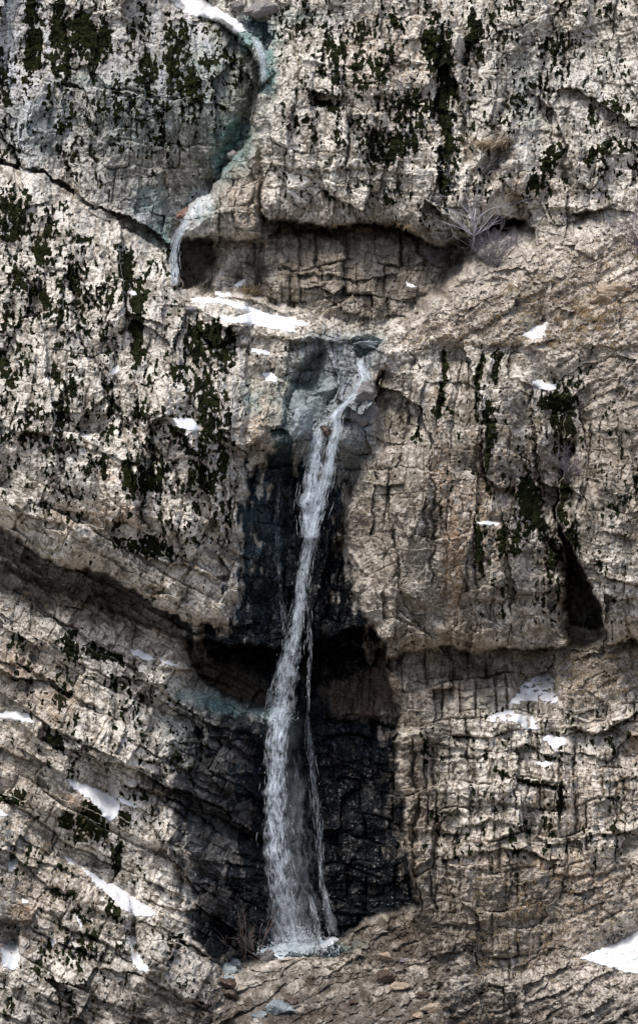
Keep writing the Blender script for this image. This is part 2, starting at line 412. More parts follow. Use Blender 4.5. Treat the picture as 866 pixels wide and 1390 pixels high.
# ------------------------------------------------------------------ fractured rock: cells of several sizes and directions
def soft(poly, e=30):
    return sstep(-e, e, up(poly_sdf(poly, CU, CV), U, V))
wDip = soft([(-B,620),(0,640),(150,700),(330,740),(330,860),(380,1000),(380,1530),(-B,1530)])           # beds dipping right
wFlat = soft([(520,890),(1346,890),(1346,1530),(420,1530),(400,960),(540,960)])                        # level beds
wFlat = np.maximum(wFlat, soft([(355,300),(620,320),(560,430),(380,430),(300,400)], 20))
wTal = np.maximum(soft([(1346,280),(866,300),(735,325),(640,360),(560,430),(500,468),(560,474),(700,466),(790,560),(1346,520)], 14),
                  soft([(700,1330),(730,1260),(760,1200),(800,1165),(1346,1130),(1346,1530),(640,1530)], 20))
wTal = np.maximum(wTal, soft([(700,880),(866,880),(1346,870),(1346,930),(866,935),(760,950),(700,940)], 16))
wTal = np.maximum(wTal, soft([(430,1290),(500,1245),(562,1226),(640,1290),(660,1530),(260,1530),(300,1300)], 12))
wCave = np.maximum(soft([(250,866),(340,842),(500,846),(538,888),(545,965),(350,965),(270,920)], 10), 0)
smoothz = np.maximum(soft([(244,318),(250,292),(285,258),(298,262),(290,290),(270,318)], 8), 0)          # water worn rock beside the middle fall

def cells(rot, sx, sy, seed, amp, tx, ty, cw, cd, sq=1.0, wf=.3, cb=.25):
    c, s = math.cos(R(rot)), math.sin(R(rot))
    x = (U + WX * wf) * c + (V + WY * wf) * s; y = -(U + WX * wf) * s + (V + WY * wf) * c
    f1, e, r, ox, oy = worley(x / sx, y / sy, seed, sq)
    r2 = (r * 7.13) % 1; r3 = (r * 13.7) % 1
    h = (r - .5) * 2 * amp + (r2 - .5) * 2 * tx * ox + (r3 - .5) * 2 * ty * oy
    cm = np.clip(gnoise(x / sx / 2.2, y / sy / 1.6, 600 + seed) * 2.2 + cb, 0, 1.3)
    h = h + cd * cm * (1 - sstep(0, cw, e))
    return h.astype(F)
def part1(t, seed, row=None):
    r = np.random.RandomState(700 + seed); J = (r.rand(256, 256) * .72).astype(F)
    rr = np.zeros(t.shape, np.int32) if row is None else (row & 255)
    i = np.floor(t).astype(np.int32)
    b = i + J[rr, i & 255]; lo = t < b
    k = np.where(lo, i - 1, i)
    b0 = k + J[rr, k & 255]; b1 = k + 1 + J[rr, (k + 1) & 255]
    return k, ((t - b0) / (b1 - b0)).astype(F), (t - b0).astype(F), (b1 - t).astype(F)
def bricks(rot, sx, sy, seed, amp, tx, ty, groove, gw=1.3, wf=.25, bow=0.0):
    """bedded and jointed rock: rows of uneven height cut by joints, every block set in or out and tilted a little"""
    c, sn = math.cos(R(rot)), math.sin(R(rot))
    x = (U + WX * wf) * c + (V + WY * wf) * sn; y = -(U + WX * wf) * sn + (V + WY * wf) * c
    y = y + gnoise(x / (sx * 3.3), y / (sy * 6), 650 + seed) * sy * .5
    k, fy, ya, yb = part1(y / sy, seed)
    rw = np.random.RandomState(800 + seed); RB = rw.rand(256).astype(F); RC = rw.rand(256, 256).astype(F); RD = rw.rand(256, 256).astype(F); RE = rw.rand(256, 256).astype(F)
    kb = k & 255
    m, fx, xa, xb = part1(x / (sx * (.7 + .7 * RB[kb])) + RB[kb] * 57, seed + 40, k)
    mb = m & 255
    h = (RB[kb] - .5) * amp + (RC[kb, mb] - .5) * 1.5 * amp + (RD[kb, mb] - .5) * 2 * tx * (fx - .5) + (RE[kb, mb] - .35) * 2 * ty * (fy - .5)
    e = np.minimum(np.minimum(ya, yb) * sy, np.minimum(xa, xb) * sx)
    gm = np.clip(gnoise(x / sx / 1.7, y / sy / 1.7, 660 + seed) * 2.4 + .45, 0, 1.2)
    return (h + groove * gm * np.exp(-(e / gw) ** 2)).astype(F)
hDip = cells(28, 150, 60, 1, .4, 1.6, 1.2, .03, .1, 1, .6) + bricks(28, 72, 34, 2, .62, .7, .7, .22, 1.9, .5) + bricks(24, 25, 14, 3, .2, .28, .25, .06, 1.3, .7) + bricks(32, 9, 7, 4, .06, .08, .08, .03, 1)
hFlat = cells(-3, 110, 80, 4, .45, 1.2, 1.0, .03, .1, 1, .6) + bricks(-2, 28, 46, 5, .46, .5, .5, .38, 1.8, .35) + bricks(2, 13, 17, 6, .16, .22, .2, .09) + bricks(0, 7, 8, 7, .05, .07, .07, .03, 1)
hSteep = cells(84, 150, 66, 7, .4, 1.3, 1.6, .03, .06, 0, .9) + bricks(6, 30, 64, 8, .26, .55, .5, .12, 1.6, .6) + bricks(-12, 17, 26, 9, .14, .25, .22, .08, 1.2, .5) * .9 + bricks(10, 8, 9, 10, .05, .06, .06, .05, 1, .5)
hTal = cells(-28, 60, 24, 10, .22, .6, .5, .1, .02, 0, .8) + cells(-30, 13, 8, 11, .12, .16, .16, .1, .03, 0, .6) + gnoise((U * .87 - V * .5) / 70, (U * .5 + V * .87) / 9, 66) * F(.16) + cells(10, 5.5, 4.5, 12, .07, .08, .08, .1, .03, 0)
wS = np.clip(1 - wDip - wFlat - wTal, 0, 1)
tot = wDip * (1 - wTal) + wFlat * (1 - wTal) + wTal + wS
H = (hDip * wDip * (1 - wTal) + hFlat * wFlat * (1 - wTal) + hTal * wTal + hSteep * wS) / np.maximum(tot, .01)
del hDip, hFlat, hSteep
small = hTal; del hTal
print('cells', time.time() - T0)
rough = fbm(U / 130, V / 170, 2, 25) * .9 + fbm(U / 80, V / 100, 4, 30, .5, True) * -.22 + fbm(UW / 22, VW / 26, 4, 40, .5) * .12 + fbm(U / 3.6, V / 4.2, 2, 50, .6) * .03
pit = worley(UW / 9, VW / 11, 21)[0]
rough = rough + np.clip(.35 - pit, 0, .35) * .25
amt = 1 - .65 * smoothz
D = D + (H + rough) * amt
# fine layering grooves in the dipping beds
D = D + wDip * gnoise((U * .47 - V * .88) * -1 / 7, (U * .88 + V * .47) / 60, 61) * .05
D = D + wFlat * gnoise(U / 50, VW / 6, 62) * .09 + wFlat * (1 - wTal) * gnoise(UW / 6, V / 60, 63) * .08
D = D + (1 - wDip) * (1 - wTal) * (gnoise(UW / 4.5, V / 34, 64) * .07 + gnoise(UW / 11, V / 80, 65) * .12)
print('rough', time.time() - T0)

# ------------------------------------------------------------------ lying snow: outlines on the plan
SNOW = [
 ('long snow bank along the cliff crest at the very top, left of the stream', [(226,-12),(262,-12),(286,6),(300,14),(328,32),(334,44),(318,44),(300,30),(278,24),(258,22),(238,8)], .5),
 ('thin strip of snow along the back edge of the rock terrace above the gorge', [(257,404),(300,404),(330,414),(352,421),(340,424),(305,413),(262,410)], .3),
 ('widest white snow patch on the rock terrace above the gorge', [(296,429),(325,430),(348,420),(370,428),(392,430),(416,437),(418,443),(400,442),(402,452),(384,450),(345,442),(304,437)], .4),
 ('small snow strip on the pale rock just below the terrace snow', [(342,473),(352,474),(368,478),(366,482),(350,480),(341,477)], .2),
 ('small rounded snow lump above the start of the wet gorge wall', [(357,507),(368,505),(377,513),(376,519),(362,518)], .3),
 ('isolated snow patch stuck on the middle of the mossy left buttress', [(227,566),(240,568),(262,569),(271,580),(266,587),(252,583),(234,577)], .25),
 ('small snow patch on the scree slope above the right buttress', [(707,456),(722,446),(733,438),(744,437),(738,450),(741,460),(722,461)], .3),
 ('snow patch on the top edge of the right buttress beside a mossy crack', [(721,518),(733,516),(742,521),(755,522),(754,529),(742,531),(728,527)], .25),
 ('thin snow sliver on a small ledge halfway up the right buttress', [(643,709),(660,707),(679,710),(676,713),(650,713)], .15),
 ('tall speckled snow patch, uppermost of those below the right overhang', [(690,956),(702,940),(712,926),(728,918),(744,915),(751,922),(750,936),(757,946),(755,955),(735,955),(718,950),(706,955)], .35),
 ('broad arched snow patch left of and below the speckled one', [(660,974),(676,968),(692,963),(704,970),(722,974),(728,980),(729,990),(712,990),(702,981),(684,979),(668,982)], .35),
 ('small ragged snow patch, right of the arched one on the lower right cliff', [(735,1003),(744,997),(754,1000),(767,1000),(768,1010),(758,1013),(756,1022),(748,1015),(744,1009)], .3),
 ('flat triangular snow scrap, lowest of those on the lower right cliff', [(723,1034),(738,1033),(752,1035),(743,1042),(733,1040)], .2),
 ('long snow tongue on the ledge above the dark mossy patch, lower left', [(91,1058),(108,1062),(128,1070),(150,1079),(163,1092),(164,1100),(157,1112),(148,1115),(140,1106),(130,1092),(112,1078),(97,1068)], .45),
 ('narrow snow strip running on from the long snow tongue, lower left', [(154,1079),(170,1085),(187,1096),(180,1096),(166,1090)], .25),
 ('long snow wedge on the front left ledge beside the wet wall', [(108,1176),(124,1184),(140,1196),(160,1203),(180,1217),(200,1230),(213,1242),(200,1245),(184,1244),(168,1236),(158,1225),(146,1213),(132,1202)], .5),
 ('thin snow streak leading down to the long front snow wedge', [(84,1158),(94,1164),(106,1173),(100,1175),(88,1166)], .2),
 ('snow patch on the far left ledge beside blocky tan rock', [(-30,960),(0,967),(22,965),(40,971),(47,981),(24,979),(0,975),(-30,972)], .35),
 ('snow strip at the left edge below the small dark bush of moss', [(-30,1092),(0,1099),(14,1108),(4,1109),(-30,1104)], .3),
 ('small upright snow scrap near the left edge', [(13,1168),(22,1166),(23,1174),(17,1185),(12,1180)], .2),
 ('small snow scrap in the front left gully', [(30,1219),(40,1224),(38,1227),(31,1226)], .15),
 ('narrow upright snow sliver between mossy blocks, front left', [(105,1243),(109,1248),(113,1260),(109,1259)], .15),
 ('snow scrap low on the front left rocks, right of the bare gully', [(70,1277),(77,1273),(78,1281),(72,1285)], .2),
 ('ragged snow patch running down between mossy rocks at the lower left', [(172,1273),(182,1271),(185,1280),(181,1286),(190,1298),(202,1318),(190,1320),(178,1302),(177,1284)], .3),
 ('snow patch at the bottom left corner', [(2,1282),(24,1282),(28,1300),(22,1318),(4,1312)], .3),
 ('large smooth snow bank in the bottom right corner', [(786,1301),(812,1289),(838,1280),(866,1263),(920,1238),(920,1334),(880,1324),(846,1320),(815,1310)], .6),
 ('left snow patch of a pair under the dipping overhang, above the mossy beds', [(177,881),(190,883),(203,889),(212,895),(203,898),(190,893),(180,888)], .25),
 ('short snow strip, right one of the pair under the dipping overhang', [(218,894),(232,899),(246,905),(238,907),(222,899)], .2),
 ('tiny snow scrap below the bare dark bush in the upper recess', [(318,387),(325,381),(333,379),(329,387),(322,391)], .2),
 ('tiny snow speck beside the moss streak high on the left buttress', [(176,396),(182,395),(188,400),(182,402)], .15),
 ('tiny snow scrap on the left buttress above the isolated snow patch', [(150,507),(156,500),(162,495),(162,503),(154,509)], .15),
 ('small snow smear low on the mossy left buttress', [(110,589),(120,589),(127,596),(114,594)], .15),
 ('tiny snow patch in the brown hollow under the upper right cliff', [(552,383),(560,386),(566,389),(560,391),(553,388)], .2),
 ('small flat snow remnant beside the dry grass on the terrace', [(292,396),(312,398),(316,403),(296,403)], .2),
]
snow_s = []
for lab, poly, th in SNOW:
    us = [p[0] for p in poly]; vs = [p[1] for p in poly]
    i0 = np.searchsorted(AU, min(us) - 26); i1 = np.searchsorted(AU, max(us) + 26)
    j0 = np.searchsorted(AV, min(vs) - 26); j1 = np.searchsorted(AV, max(vs) + 26)
    sl = (slice(j0, j1), slice(i0, i1))
    wx = gnoise(U[sl] / 6, V[sl] / 6, 70) * 1.8 + gnoise(U[sl] / 2.6, V[sl] / 2.6, 71) * .7
    s = poly_sdf(poly, U[sl] + wx, V[sl] + gnoise(U[sl] / 6, V[sl] / 6, 72) * 1.8)
    snow_s.append((sl, s))
    # the snow lies where the rock leans back, and the rock above it starts that much further in
    j0b = np.searchsorted(AV, min(vs) - 110); slb = (slice(j0b, j1), slice(i0, i1))
    ins = s > 0
    Vv = np.where(ins, V[sl], -1e9).max(0); Vt = np.where(ins, V[sl], 1e9).min(0)
    has = ins.any(0); cols = np.arange(len(has))
    if has.any():
        Vv = np.interp(cols, cols[has], Vv[has]); Vt = np.interp(cols, cols[has], Vt[has])
        fd = np.clip(1 - np.abs(cols - np.clip(cols, cols[has][0], cols[has][-1])) / 14, 0, 1)
        ker = np.ones(5) / 5
        Vv = np.convolve(np.pad(Vv, 2, mode='edge'), ker, 'valid'); Vt = np.convolve(np.pad(Vt, 2, mode='edge'), ker, 'valid')
        VV = V[slb]
        rec = np.minimum(.07 * (Vv[None] - np.clip(VV, Vt[None], Vv[None])) + .12 * (VV < Vv[None]), 2.6)
        D[slb] += (rec * fd[None] * np.exp(-np.clip(Vt[None] - VV, 0, 200) / 32)).astype(F)
    # calm the rock under it
    k = sstep(-4, 3, s)
    Ds = D[sl]
    sm = Ds.copy()
    for _ in range(14):
        p = np.pad(sm, 1, mode='edge')
        sm = (p[:-2, 1:-1] + p[2:, 1:-1] + p[1:-1, :-2] + p[1:-1, 2:]) / 4
    D[sl] = Ds * (1 - k) + sm * k

# ------------------------------------------------------------------ masks of what covers the rock, of darker rock and painted shade
def blobs(lst):
    z = np.zeros(CU.shape, F)
    for q in lst:
        u, v, ru, rv, a = q[:5]; rot = q[5] if len(q) > 5 else 0
        c, sn = math.cos(R(rot)), math.sin(R(rot))
        x = ((CU - u) * c + (CV - v) * sn) / ru; y = (-(CU - u) * sn + (CV - v) * c) / rv
        z = np.maximum(z, a * np.exp(-(x * x + y * y) ** 1.3 * .8)) if a > 0 else z
    return z
MOSS = [(5,90,12,70,.8),(46,40,20,70,.9),(82,60,18,85,.9),(125,55,46,55,.8),(140,120,50,40,.5),(192,70,20,80,.8,-8),(240,75,28,70,.8,-12),(262,130,22,60,.75),
 (305,80,34,26,.75,35),(330,110,18,30,.6),(110,215,28,36,.7,30),(30,150,30,60,.45),(20,210,20,20,.6),(140,240,30,30,.5),(210,230,30,60,.35),
 (455,60,24,60,.65),(500,85,46,80,.7),(588,60,18,60,.95),(604,120,18,90,.95),(606,215,18,70,.95),(530,200,62,38,.8),(560,150,40,60,.65),(470,180,36,50,.5),
 (640,40,14,50,.8),(520,30,70,16,.6),(690,50,40,26,.55),(745,215,34,18,.85,-40),(728,245,14,24,.8),(755,60,26,40,.65),(840,150,40,50,.55,-40),(812,205,44,18,.7,-35),
 (820,60,50,30,.4),(545,265,16,40,.6),(575,290,8,24,.6),(430,150,30,80,.45),(700,140,30,60,.5),(840,250,20,24,.4),
 (20,290,36,50,.75),(60,325,40,60,.7),(100,370,24,50,.7),(170,352,16,32,.9),(222,352,26,40,.75),(240,380,16,26,.8),(188,440,14,80,.9),(205,500,14,40,.7),
 (285,462,46,34,.9),(300,490,30,36,.8),(285,560,20,90,.8,-6),(302,610,12,60,.8),(148,540,14,50,.75),(88,560,24,50,.65),(40,600,60,14,.6,8),(80,490,16,80,.65),
 (20,420,14,120,.55),(50,400,60,12,.6,30),(120,440,60,10,.7,35),(180,560,60,10,.6,20),(130,640,70,16,.6,15),(200,645,60,24,.8),(268,650,50,34,.7),
 (210,742,44,16,.85,10),(165,735,20,10,.8),(290,700,26,40,.55),(60,660,60,14,.5),(230,430,30,60,.45),
 (95,872,18,18,.95,30),(140,888,40,10,.95,22),(80,935,18,40,.7),(160,940,60,40,.6,20),(195,1010,36,50,.5),(40,930,30,30,.3),
 (14,1082,22,13,1.0),(126,1118,26,34,1.05),(168,1112,12,14,.95),(92,1115,14,16,.95),(140,1095,16,16,.9),(88,1214,26,12,1.0,10),(116,1250,16,50,.65,-15),(240,1276,22,18,.7),
 (158,1232,12,34,.75,-20),(76,1000,12,22,.8,-30),(160,1160,9,30,.85),(60,1165,60,8,.6,30),(190,1190,14,30,.6),(100,1290,40,30,.6),(220,1300,40,30,.5),
 (602,500,4,42,1.0,4),(597,548,6,36,.9,6),(652,520,6,70,.95,3),(661,600,7,90,.95,-2),(676,490,5,40,.85),(565,590,16,18,.7),(648,640,14,30,.6),
 (755,560,10,50,.8),(744,545,14,12,1.0),(770,560,14,60,.95),(718,690,30,60,.8,-10),(690,740,44,30,.7),(650,742,9,60,.95,-4),(742,740,20,70,.7,-10),(700,800,60,30,.45),
 (585,790,6,40,.6),(762,640,12,90,.9,-6),(775,720,14,60,.8,-14),(640,830,60,24,.3),(840,620,40,90,.3),(655,560,60,60,.3),(715,610,24,60,.55),(593,700,6,60,.5),
 (690,1052,22,4,1.0,14),(722,1064,40,5,.9,8),(757,1082,6,30,.95),(812,966,7,15,.9,20),(600,1080,16,80,.35),(640,1080,80,60,.4),(720,1120,60,60,.35),(800,1040,60,60,.2),
 (300,462,30,16,.8),(395,470,12,14,.7),(820,460,30,30,.4),(320,455,20,14,.5)]
zone = blobs(MOSS)
base = np.zeros(CU.shape, F) + .16

def softc(poly, e): return sstep(-e, e, poly_sdf(poly, CU, CV))
base = np.maximum(base, .42 * softc([(-B,-B),(330,-B),(350,120),(300,180),(150,270),(0,215),(-B,150)], 30))
base = np.maximum(base, .40 * softc([(372,-B),(1346,-B),(1346,240),(640,290),(372,280)], 20))
base = np.maximum(base, .46 * softc([(-B,200),(0,240),(200,340),(290,450),(340,560),(325,760),(200,740),(0,690),(-B,600)], 20))
base = np.maximum(base, .36 * softc([(0,850),(120,850),(300,960),(250,1180),(60,1040),(0,960)], 20))
base = np.maximum(base, .30 * softc([(540,480),(760,480),(866,480),(1346,480),(1346,860),(560,860)], 20))
base = np.maximum(base, .33 * softc([(560,960),(1346,940),(1346,1130),(640,1200),(570,1300)], 20))
base = np.maximum(base, .36 * softc([(0,1110),(150,1200),(300,1320),(300,1530),(-B,1530),(-B,1100)], 20))
zone = up(np.maximum(zone, base), UW, VW) + fbm(U / 60, V / 90, 3, 75) * .34 - .02
# clean zones
clean = np.clip(up(sum(softc(p, 12) for p in [
   [(318,210),(345,190),(356,300),(350,320),(244,318),(262,280)], [(0,760),(130,790),(250,850),(260,900),(180,870),(0,790)],
   [(866,300),(640,356),(560,430),(500,462),(560,474),(740,470),(866,470)], [(350,300),(640,330),(560,430),(400,430),(240,400),(250,325)],
   [(512,890),(800,890),(700,940),(600,980),(530,1010)], [(480,560),(580,500),(600,700),(600,870),(500,860)],
   [(262,395),(400,415),(520,455),(480,520),(330,450)], [(-40,212),(0,224),(60,236),(130,288),(215,338),(255,390),(240,372),(180,332),(120,300),(60,254),(-40,236)]]), UW, VW), 0, 1)
b1 = fbm(U / 15, V / 26, 3, 80, .6) + gnoise(UW / 7, V / 70, 84) * .22; b2 = fbm(U / 5, V / 8, 3, 90, .55)
bl = b1 * .55 + b2 * .6
thr = .58 - zone * .96 + clean * .22
moss = sstep(thr - .02, thr + .04, bl * 1.0)
print('moss cover', float(moss.mean()), time.time() - T0)

WET = [(352,612),(388,572),(408,604),(430,640),(470,664),(474,700),(470,760),(476,800),(500,856),(522,884),(532,930),(534,1000),(540,1100),(556,1180),(575,1240),(560,1330),(262,1330),(256,1270),(300,1200),(325,1130),(318,1060),(332,990),(345,968),(300,948),(270,912),(256,870),(306,850),(322,800),(326,760),(336,690),(342,645)]
WET3 = [(330,960),(290,972),(240,985),(226,1040),(222,1120),(236,1180),(250,1260),(262,1330),(580,1330),(590,1200),(570,1120),(556,1040),(545,980),(440,960)]
WET2 = [(395,470),(440,440),(475,458),(520,455),(520,480),(505,520),(512,560),(505,620),(480,660),(395,640),(372,590),(392,540),(405,500)]
wn = fbm(UW / 22, VW / 40, 4, 100, .55)
wj = fbm(U / 9, V / 34, 3, 106, .6)
wet = sstep(-7, 9, up(poly_sdf(WET, CU, CV), U, V) + wn * 62 + wj * 34 - 2)
wet2 = sstep(-8, 14, up(poly_sdf(WET2, CU, CV), U, V) + wn * 18)
wet3 = sstep(-12, 12, up(poly_sdf(WET3, CU, CV), U, V) + wn * 80 + wj * 36 - 2)
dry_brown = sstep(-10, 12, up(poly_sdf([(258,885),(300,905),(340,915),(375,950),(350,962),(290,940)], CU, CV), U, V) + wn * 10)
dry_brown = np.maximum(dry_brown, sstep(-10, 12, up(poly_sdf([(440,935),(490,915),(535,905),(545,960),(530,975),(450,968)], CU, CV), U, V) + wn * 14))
teal = up(np.maximum(blobs([(345,45,30,24,1.3),(362,90,10,40,1.0),(316,190,24,36,.95),(300,225,16,20,.8),(205,290,24,36,.55),(225,320,16,20,.7),(270,280,22,26,.45),(395,560,30,50,.5),
      (420,530,34,44,.65),(300,958,50,12,.85,18),(350,966,34,10,.95),(380,985,22,16,.8),(120,110,60,12,.3),(250,995,30,40,.3),(500,455,30,12,.3),(60,170,50,40,.3),(290,110,60,70,.35),
      (715,130,20,60,.3),(400,20,60,10,.35),(190,170,80,50,.25),(100,1060,60,20,.2),(340,540,14,20,.5)]), blobs([(440,1285,40,8,.4)])), UW, VW)
teal = np.clip(teal * 1.1 * (1 + fbm(UW / 14, VW / 14, 3, 110) * 1.1), 0, 1)
tan = up(blobs([(330,270,30,60,.8),(460,360,120,60,.9),(600,380,60,40,.7),(700,400,160,60,.6),(520,700,50,200,.45),(600,900,100,60,.95),(560,1100,40,160,.8),(700,1230,160,80,.6),
      (800,900,80,60,.7),(160,830,160,30,.9,24),(30,920,60,60,.6),(40,1060,60,60,.5),(60,1200,90,60,.4),(360,540,30,60,.5),(420,470,60,30,.4),(830,600,60,160,.5),
      (850,1100,60,60,.35),(300,640,20,40,.3),(660,800,120,60,.3),(760,940,60,30,.8),(200,860,60,16,.8,24),(700,1140,160,30,.4),(180,330,20,20,.2)]), UW, VW)
tan = np.clip(tan * (1 + fbm(UW / 30, VW / 24, 3, 120) * .9), 0, 1)
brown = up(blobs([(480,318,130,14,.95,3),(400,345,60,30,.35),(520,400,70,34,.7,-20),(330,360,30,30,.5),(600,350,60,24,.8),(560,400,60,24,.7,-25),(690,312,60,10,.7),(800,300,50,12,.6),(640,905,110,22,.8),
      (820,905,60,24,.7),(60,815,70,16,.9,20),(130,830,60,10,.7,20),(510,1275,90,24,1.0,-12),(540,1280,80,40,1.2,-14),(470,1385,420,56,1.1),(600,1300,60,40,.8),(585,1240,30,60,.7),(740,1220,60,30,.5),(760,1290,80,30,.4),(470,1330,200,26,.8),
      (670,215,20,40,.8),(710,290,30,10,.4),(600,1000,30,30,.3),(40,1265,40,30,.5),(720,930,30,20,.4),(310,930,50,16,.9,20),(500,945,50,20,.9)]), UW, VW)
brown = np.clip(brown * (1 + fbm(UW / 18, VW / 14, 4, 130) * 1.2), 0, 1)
streak = up(blobs([(16,60,12,90,1.0,-4),(62,60,9,60,.9),(36,150,24,60,.8),(35,10,30,12,.8),(205,30,10,60,.5),(215,120,12,50,.5),(160,90,14,40,.4),(82,170,20,20,.6),(262,36,30,16,.7,30),(285,60,26,12,.6,30),
      (262,285,16,30,1.0,30),(276,268,16,14,.9),(300,80,14,40,.4),(200,300,20,30,.5),(50,210,12,60,.4),(400,60,4,60,.3),(780,550,30,40,.1)]), UW, VW)
streak = np.clip(streak * (.8 + gnoise(UW / 5, V / 40, 140) * 1.1 + gnoise(UW / 9, V / 14, 141) * .6), 0, 1)
ochre = up(blobs([(615,760,14,70,.8),(600,650,14,60,.5),(215,800,12,12,.8),(150,650,10,6,.7),(600,540,20,20,.3),(500,80,30,60,.4),(560,100,60,80,.3),(20,910,20,16,.6),(80,950,30,30,.4),(30,1240,16,12,.8),
      (800,1190,40,10,.7),(350,570,14,30,.5),(700,620,60,60,.3),(640,700,40,60,.35),(240,775,30,12,.5),(160,700,60,20,.4),(740,1170,80,12,.5),(760,1060,80,40,.2),(860,1010,12,24,.9),
      (90,700,30,20,.4),(820,420,40,20,.4),(700,260,60,30,.3),(120,1080,30,20,.5)]), UW, VW)
ochre = np.clip(ochre * (1 + fbm(UW / 9, VW / 12, 3, 150) * 2), 0, 1)
dark_rock_shade = up(blobs([(640,680,160,200,.75),(830,640,80,200,.55),(560,1120,60,180,.35),(480,340,160,60,.5),(700,1240,200,90,.45),(100,1230,140,80,.2),(320,1040,60,120,.8),(220,190,120,110,.75),(60,170,60,40,.5),(490,590,24,60,.6),(300,90,50,60,.4)]), UW, VW)  # darker rock of the buttresses, plus shade painted onto the upper left wall
print('masks', time.time() - T0)

def L(*c): return np.array(c, F)
def mix(a, b, t): return a + (b - a) * t[..., None]
n1 = fbm(UW / 24, VW / 24, 4, 160, .6); n2 = fbm(UW / 5, VW / 6, 3, 170, .6); n3 = fbm(U / 90, V / 90, 3, 180)
lich = sstep(-.18, .14, n2 * .6 + n1 * .6 + .06 - dark_rock_shade * .22 - tan * .12)      # crust of pale lichen
C = mix(L(.27, .24, .195) * np.ones(U.shape + (3,), F), L(.63, .59, .525), lich)
bluegrey_shade = up(blobs([(190,120,150,110,.7),(60,170,80,50,.6),(20,60,50,80,.5),(280,100,60,70,.6),(760,100,140,60,.3),(180,262,90,34,.85,28)]), UW, VW)  # blue-grey rock; also paints shade on the upper left wall, deepest above the crest
C = mix(C, L(.25, .255, .25) * (1 + n2[..., None] * .5), bluegrey_shade * .62)
C = mix(C, L(.36, .30, .235), tan * .66)
C = mix(C, L(.44, .36, .28), np.clip(tan * sstep(0, .4, n1) * .6, 0, 1))
C = C * (1 - dark_rock_shade * .36)[..., None]
C = mix(C, L(.43, .27, .15), ochre * .5)
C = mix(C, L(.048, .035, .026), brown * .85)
C = mix(C, L(.46, .405, .34) * (1 + n2[..., None] * .7), wTal * (1 - dark_rock_shade * .6) * .55 * (1 - np.clip(brown * 1.2, 0, 1)))
C = C * (1 + n3 * .3 + n1 * .25)[..., None]
C = mix(C, L(.17, .28, .27), teal * .85)
C = mix(C, L(.56, .58, .60), streak * .7)
ww = np.clip(wet, 0, 1) * (1 - .55 * dry_brown)
C = mix(C, L(.20, .235, .25) * (1 + n2[..., None] * .6), wet2 * (1 - ww) * .75)
wetpale = sstep(.12, .4, fbm(UW / 16, VW / 20, 4, 190, .6))
own = lambda nm, e=3: sstep(-e, e, sdf[nm])
cut = 1 - np.maximum.reduce([own('ledge_left'), own('cliff_front_left'), own('cliff_right'), own('cliff_lower_right'), own('gorge_scree', 5)])
wet3 = wet3 * cut; ww = ww * cut
C = mix(C, L(.028, .030, .032) * (1 + lich[..., None] * 1.3), wet3 * (1 - ww) * .9)
blu = up(blobs([(350,720,50,130,1.0),(390,620,40,40,.8),(450,640,30,60,.6),(300,1010,60,50,.8),(260,1100,40,80,.5),(480,1000,40,20,.4)]), UW, VW)
C = mix(C, mix(L(.006, .0085, .012) * np.ones(U.shape + (3,), F), L(.026, .046, .062), np.clip(blu * (.7 + n1 * 1.6), 0, 1)), ww * (.99 - .10 * wetpale * (1 - teal)))
C = mix(C, L(.22, .31, .30), np.clip(teal * 1.2, 0, 1) * ww * .85)
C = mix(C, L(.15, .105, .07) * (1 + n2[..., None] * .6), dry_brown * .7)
C = np.clip(C, .006, .75)
WETM = np.clip(np.maximum(np.maximum(ww, wet2 * .7), wet3 * .7), 0, 1)
moss = moss * (1 - np.clip(wet * 1.4 + wet3 * .6, 0, 1)) * (1 - brown * .8) * (1 - streak * .6)
for sl, s in snow_s: moss[sl] *= sstep(3, -2, s)
D = D - moss * .02
print('colour', time.time() - T0)

# ------------------------------------------------------------------ materials
def mat(name):
    m = bpy.data.materials.new(name); m.use_nodes = True
    return m, m.node_tree.nodes, m.node_tree.links, m.node_tree.nodes['Principled BSDF']

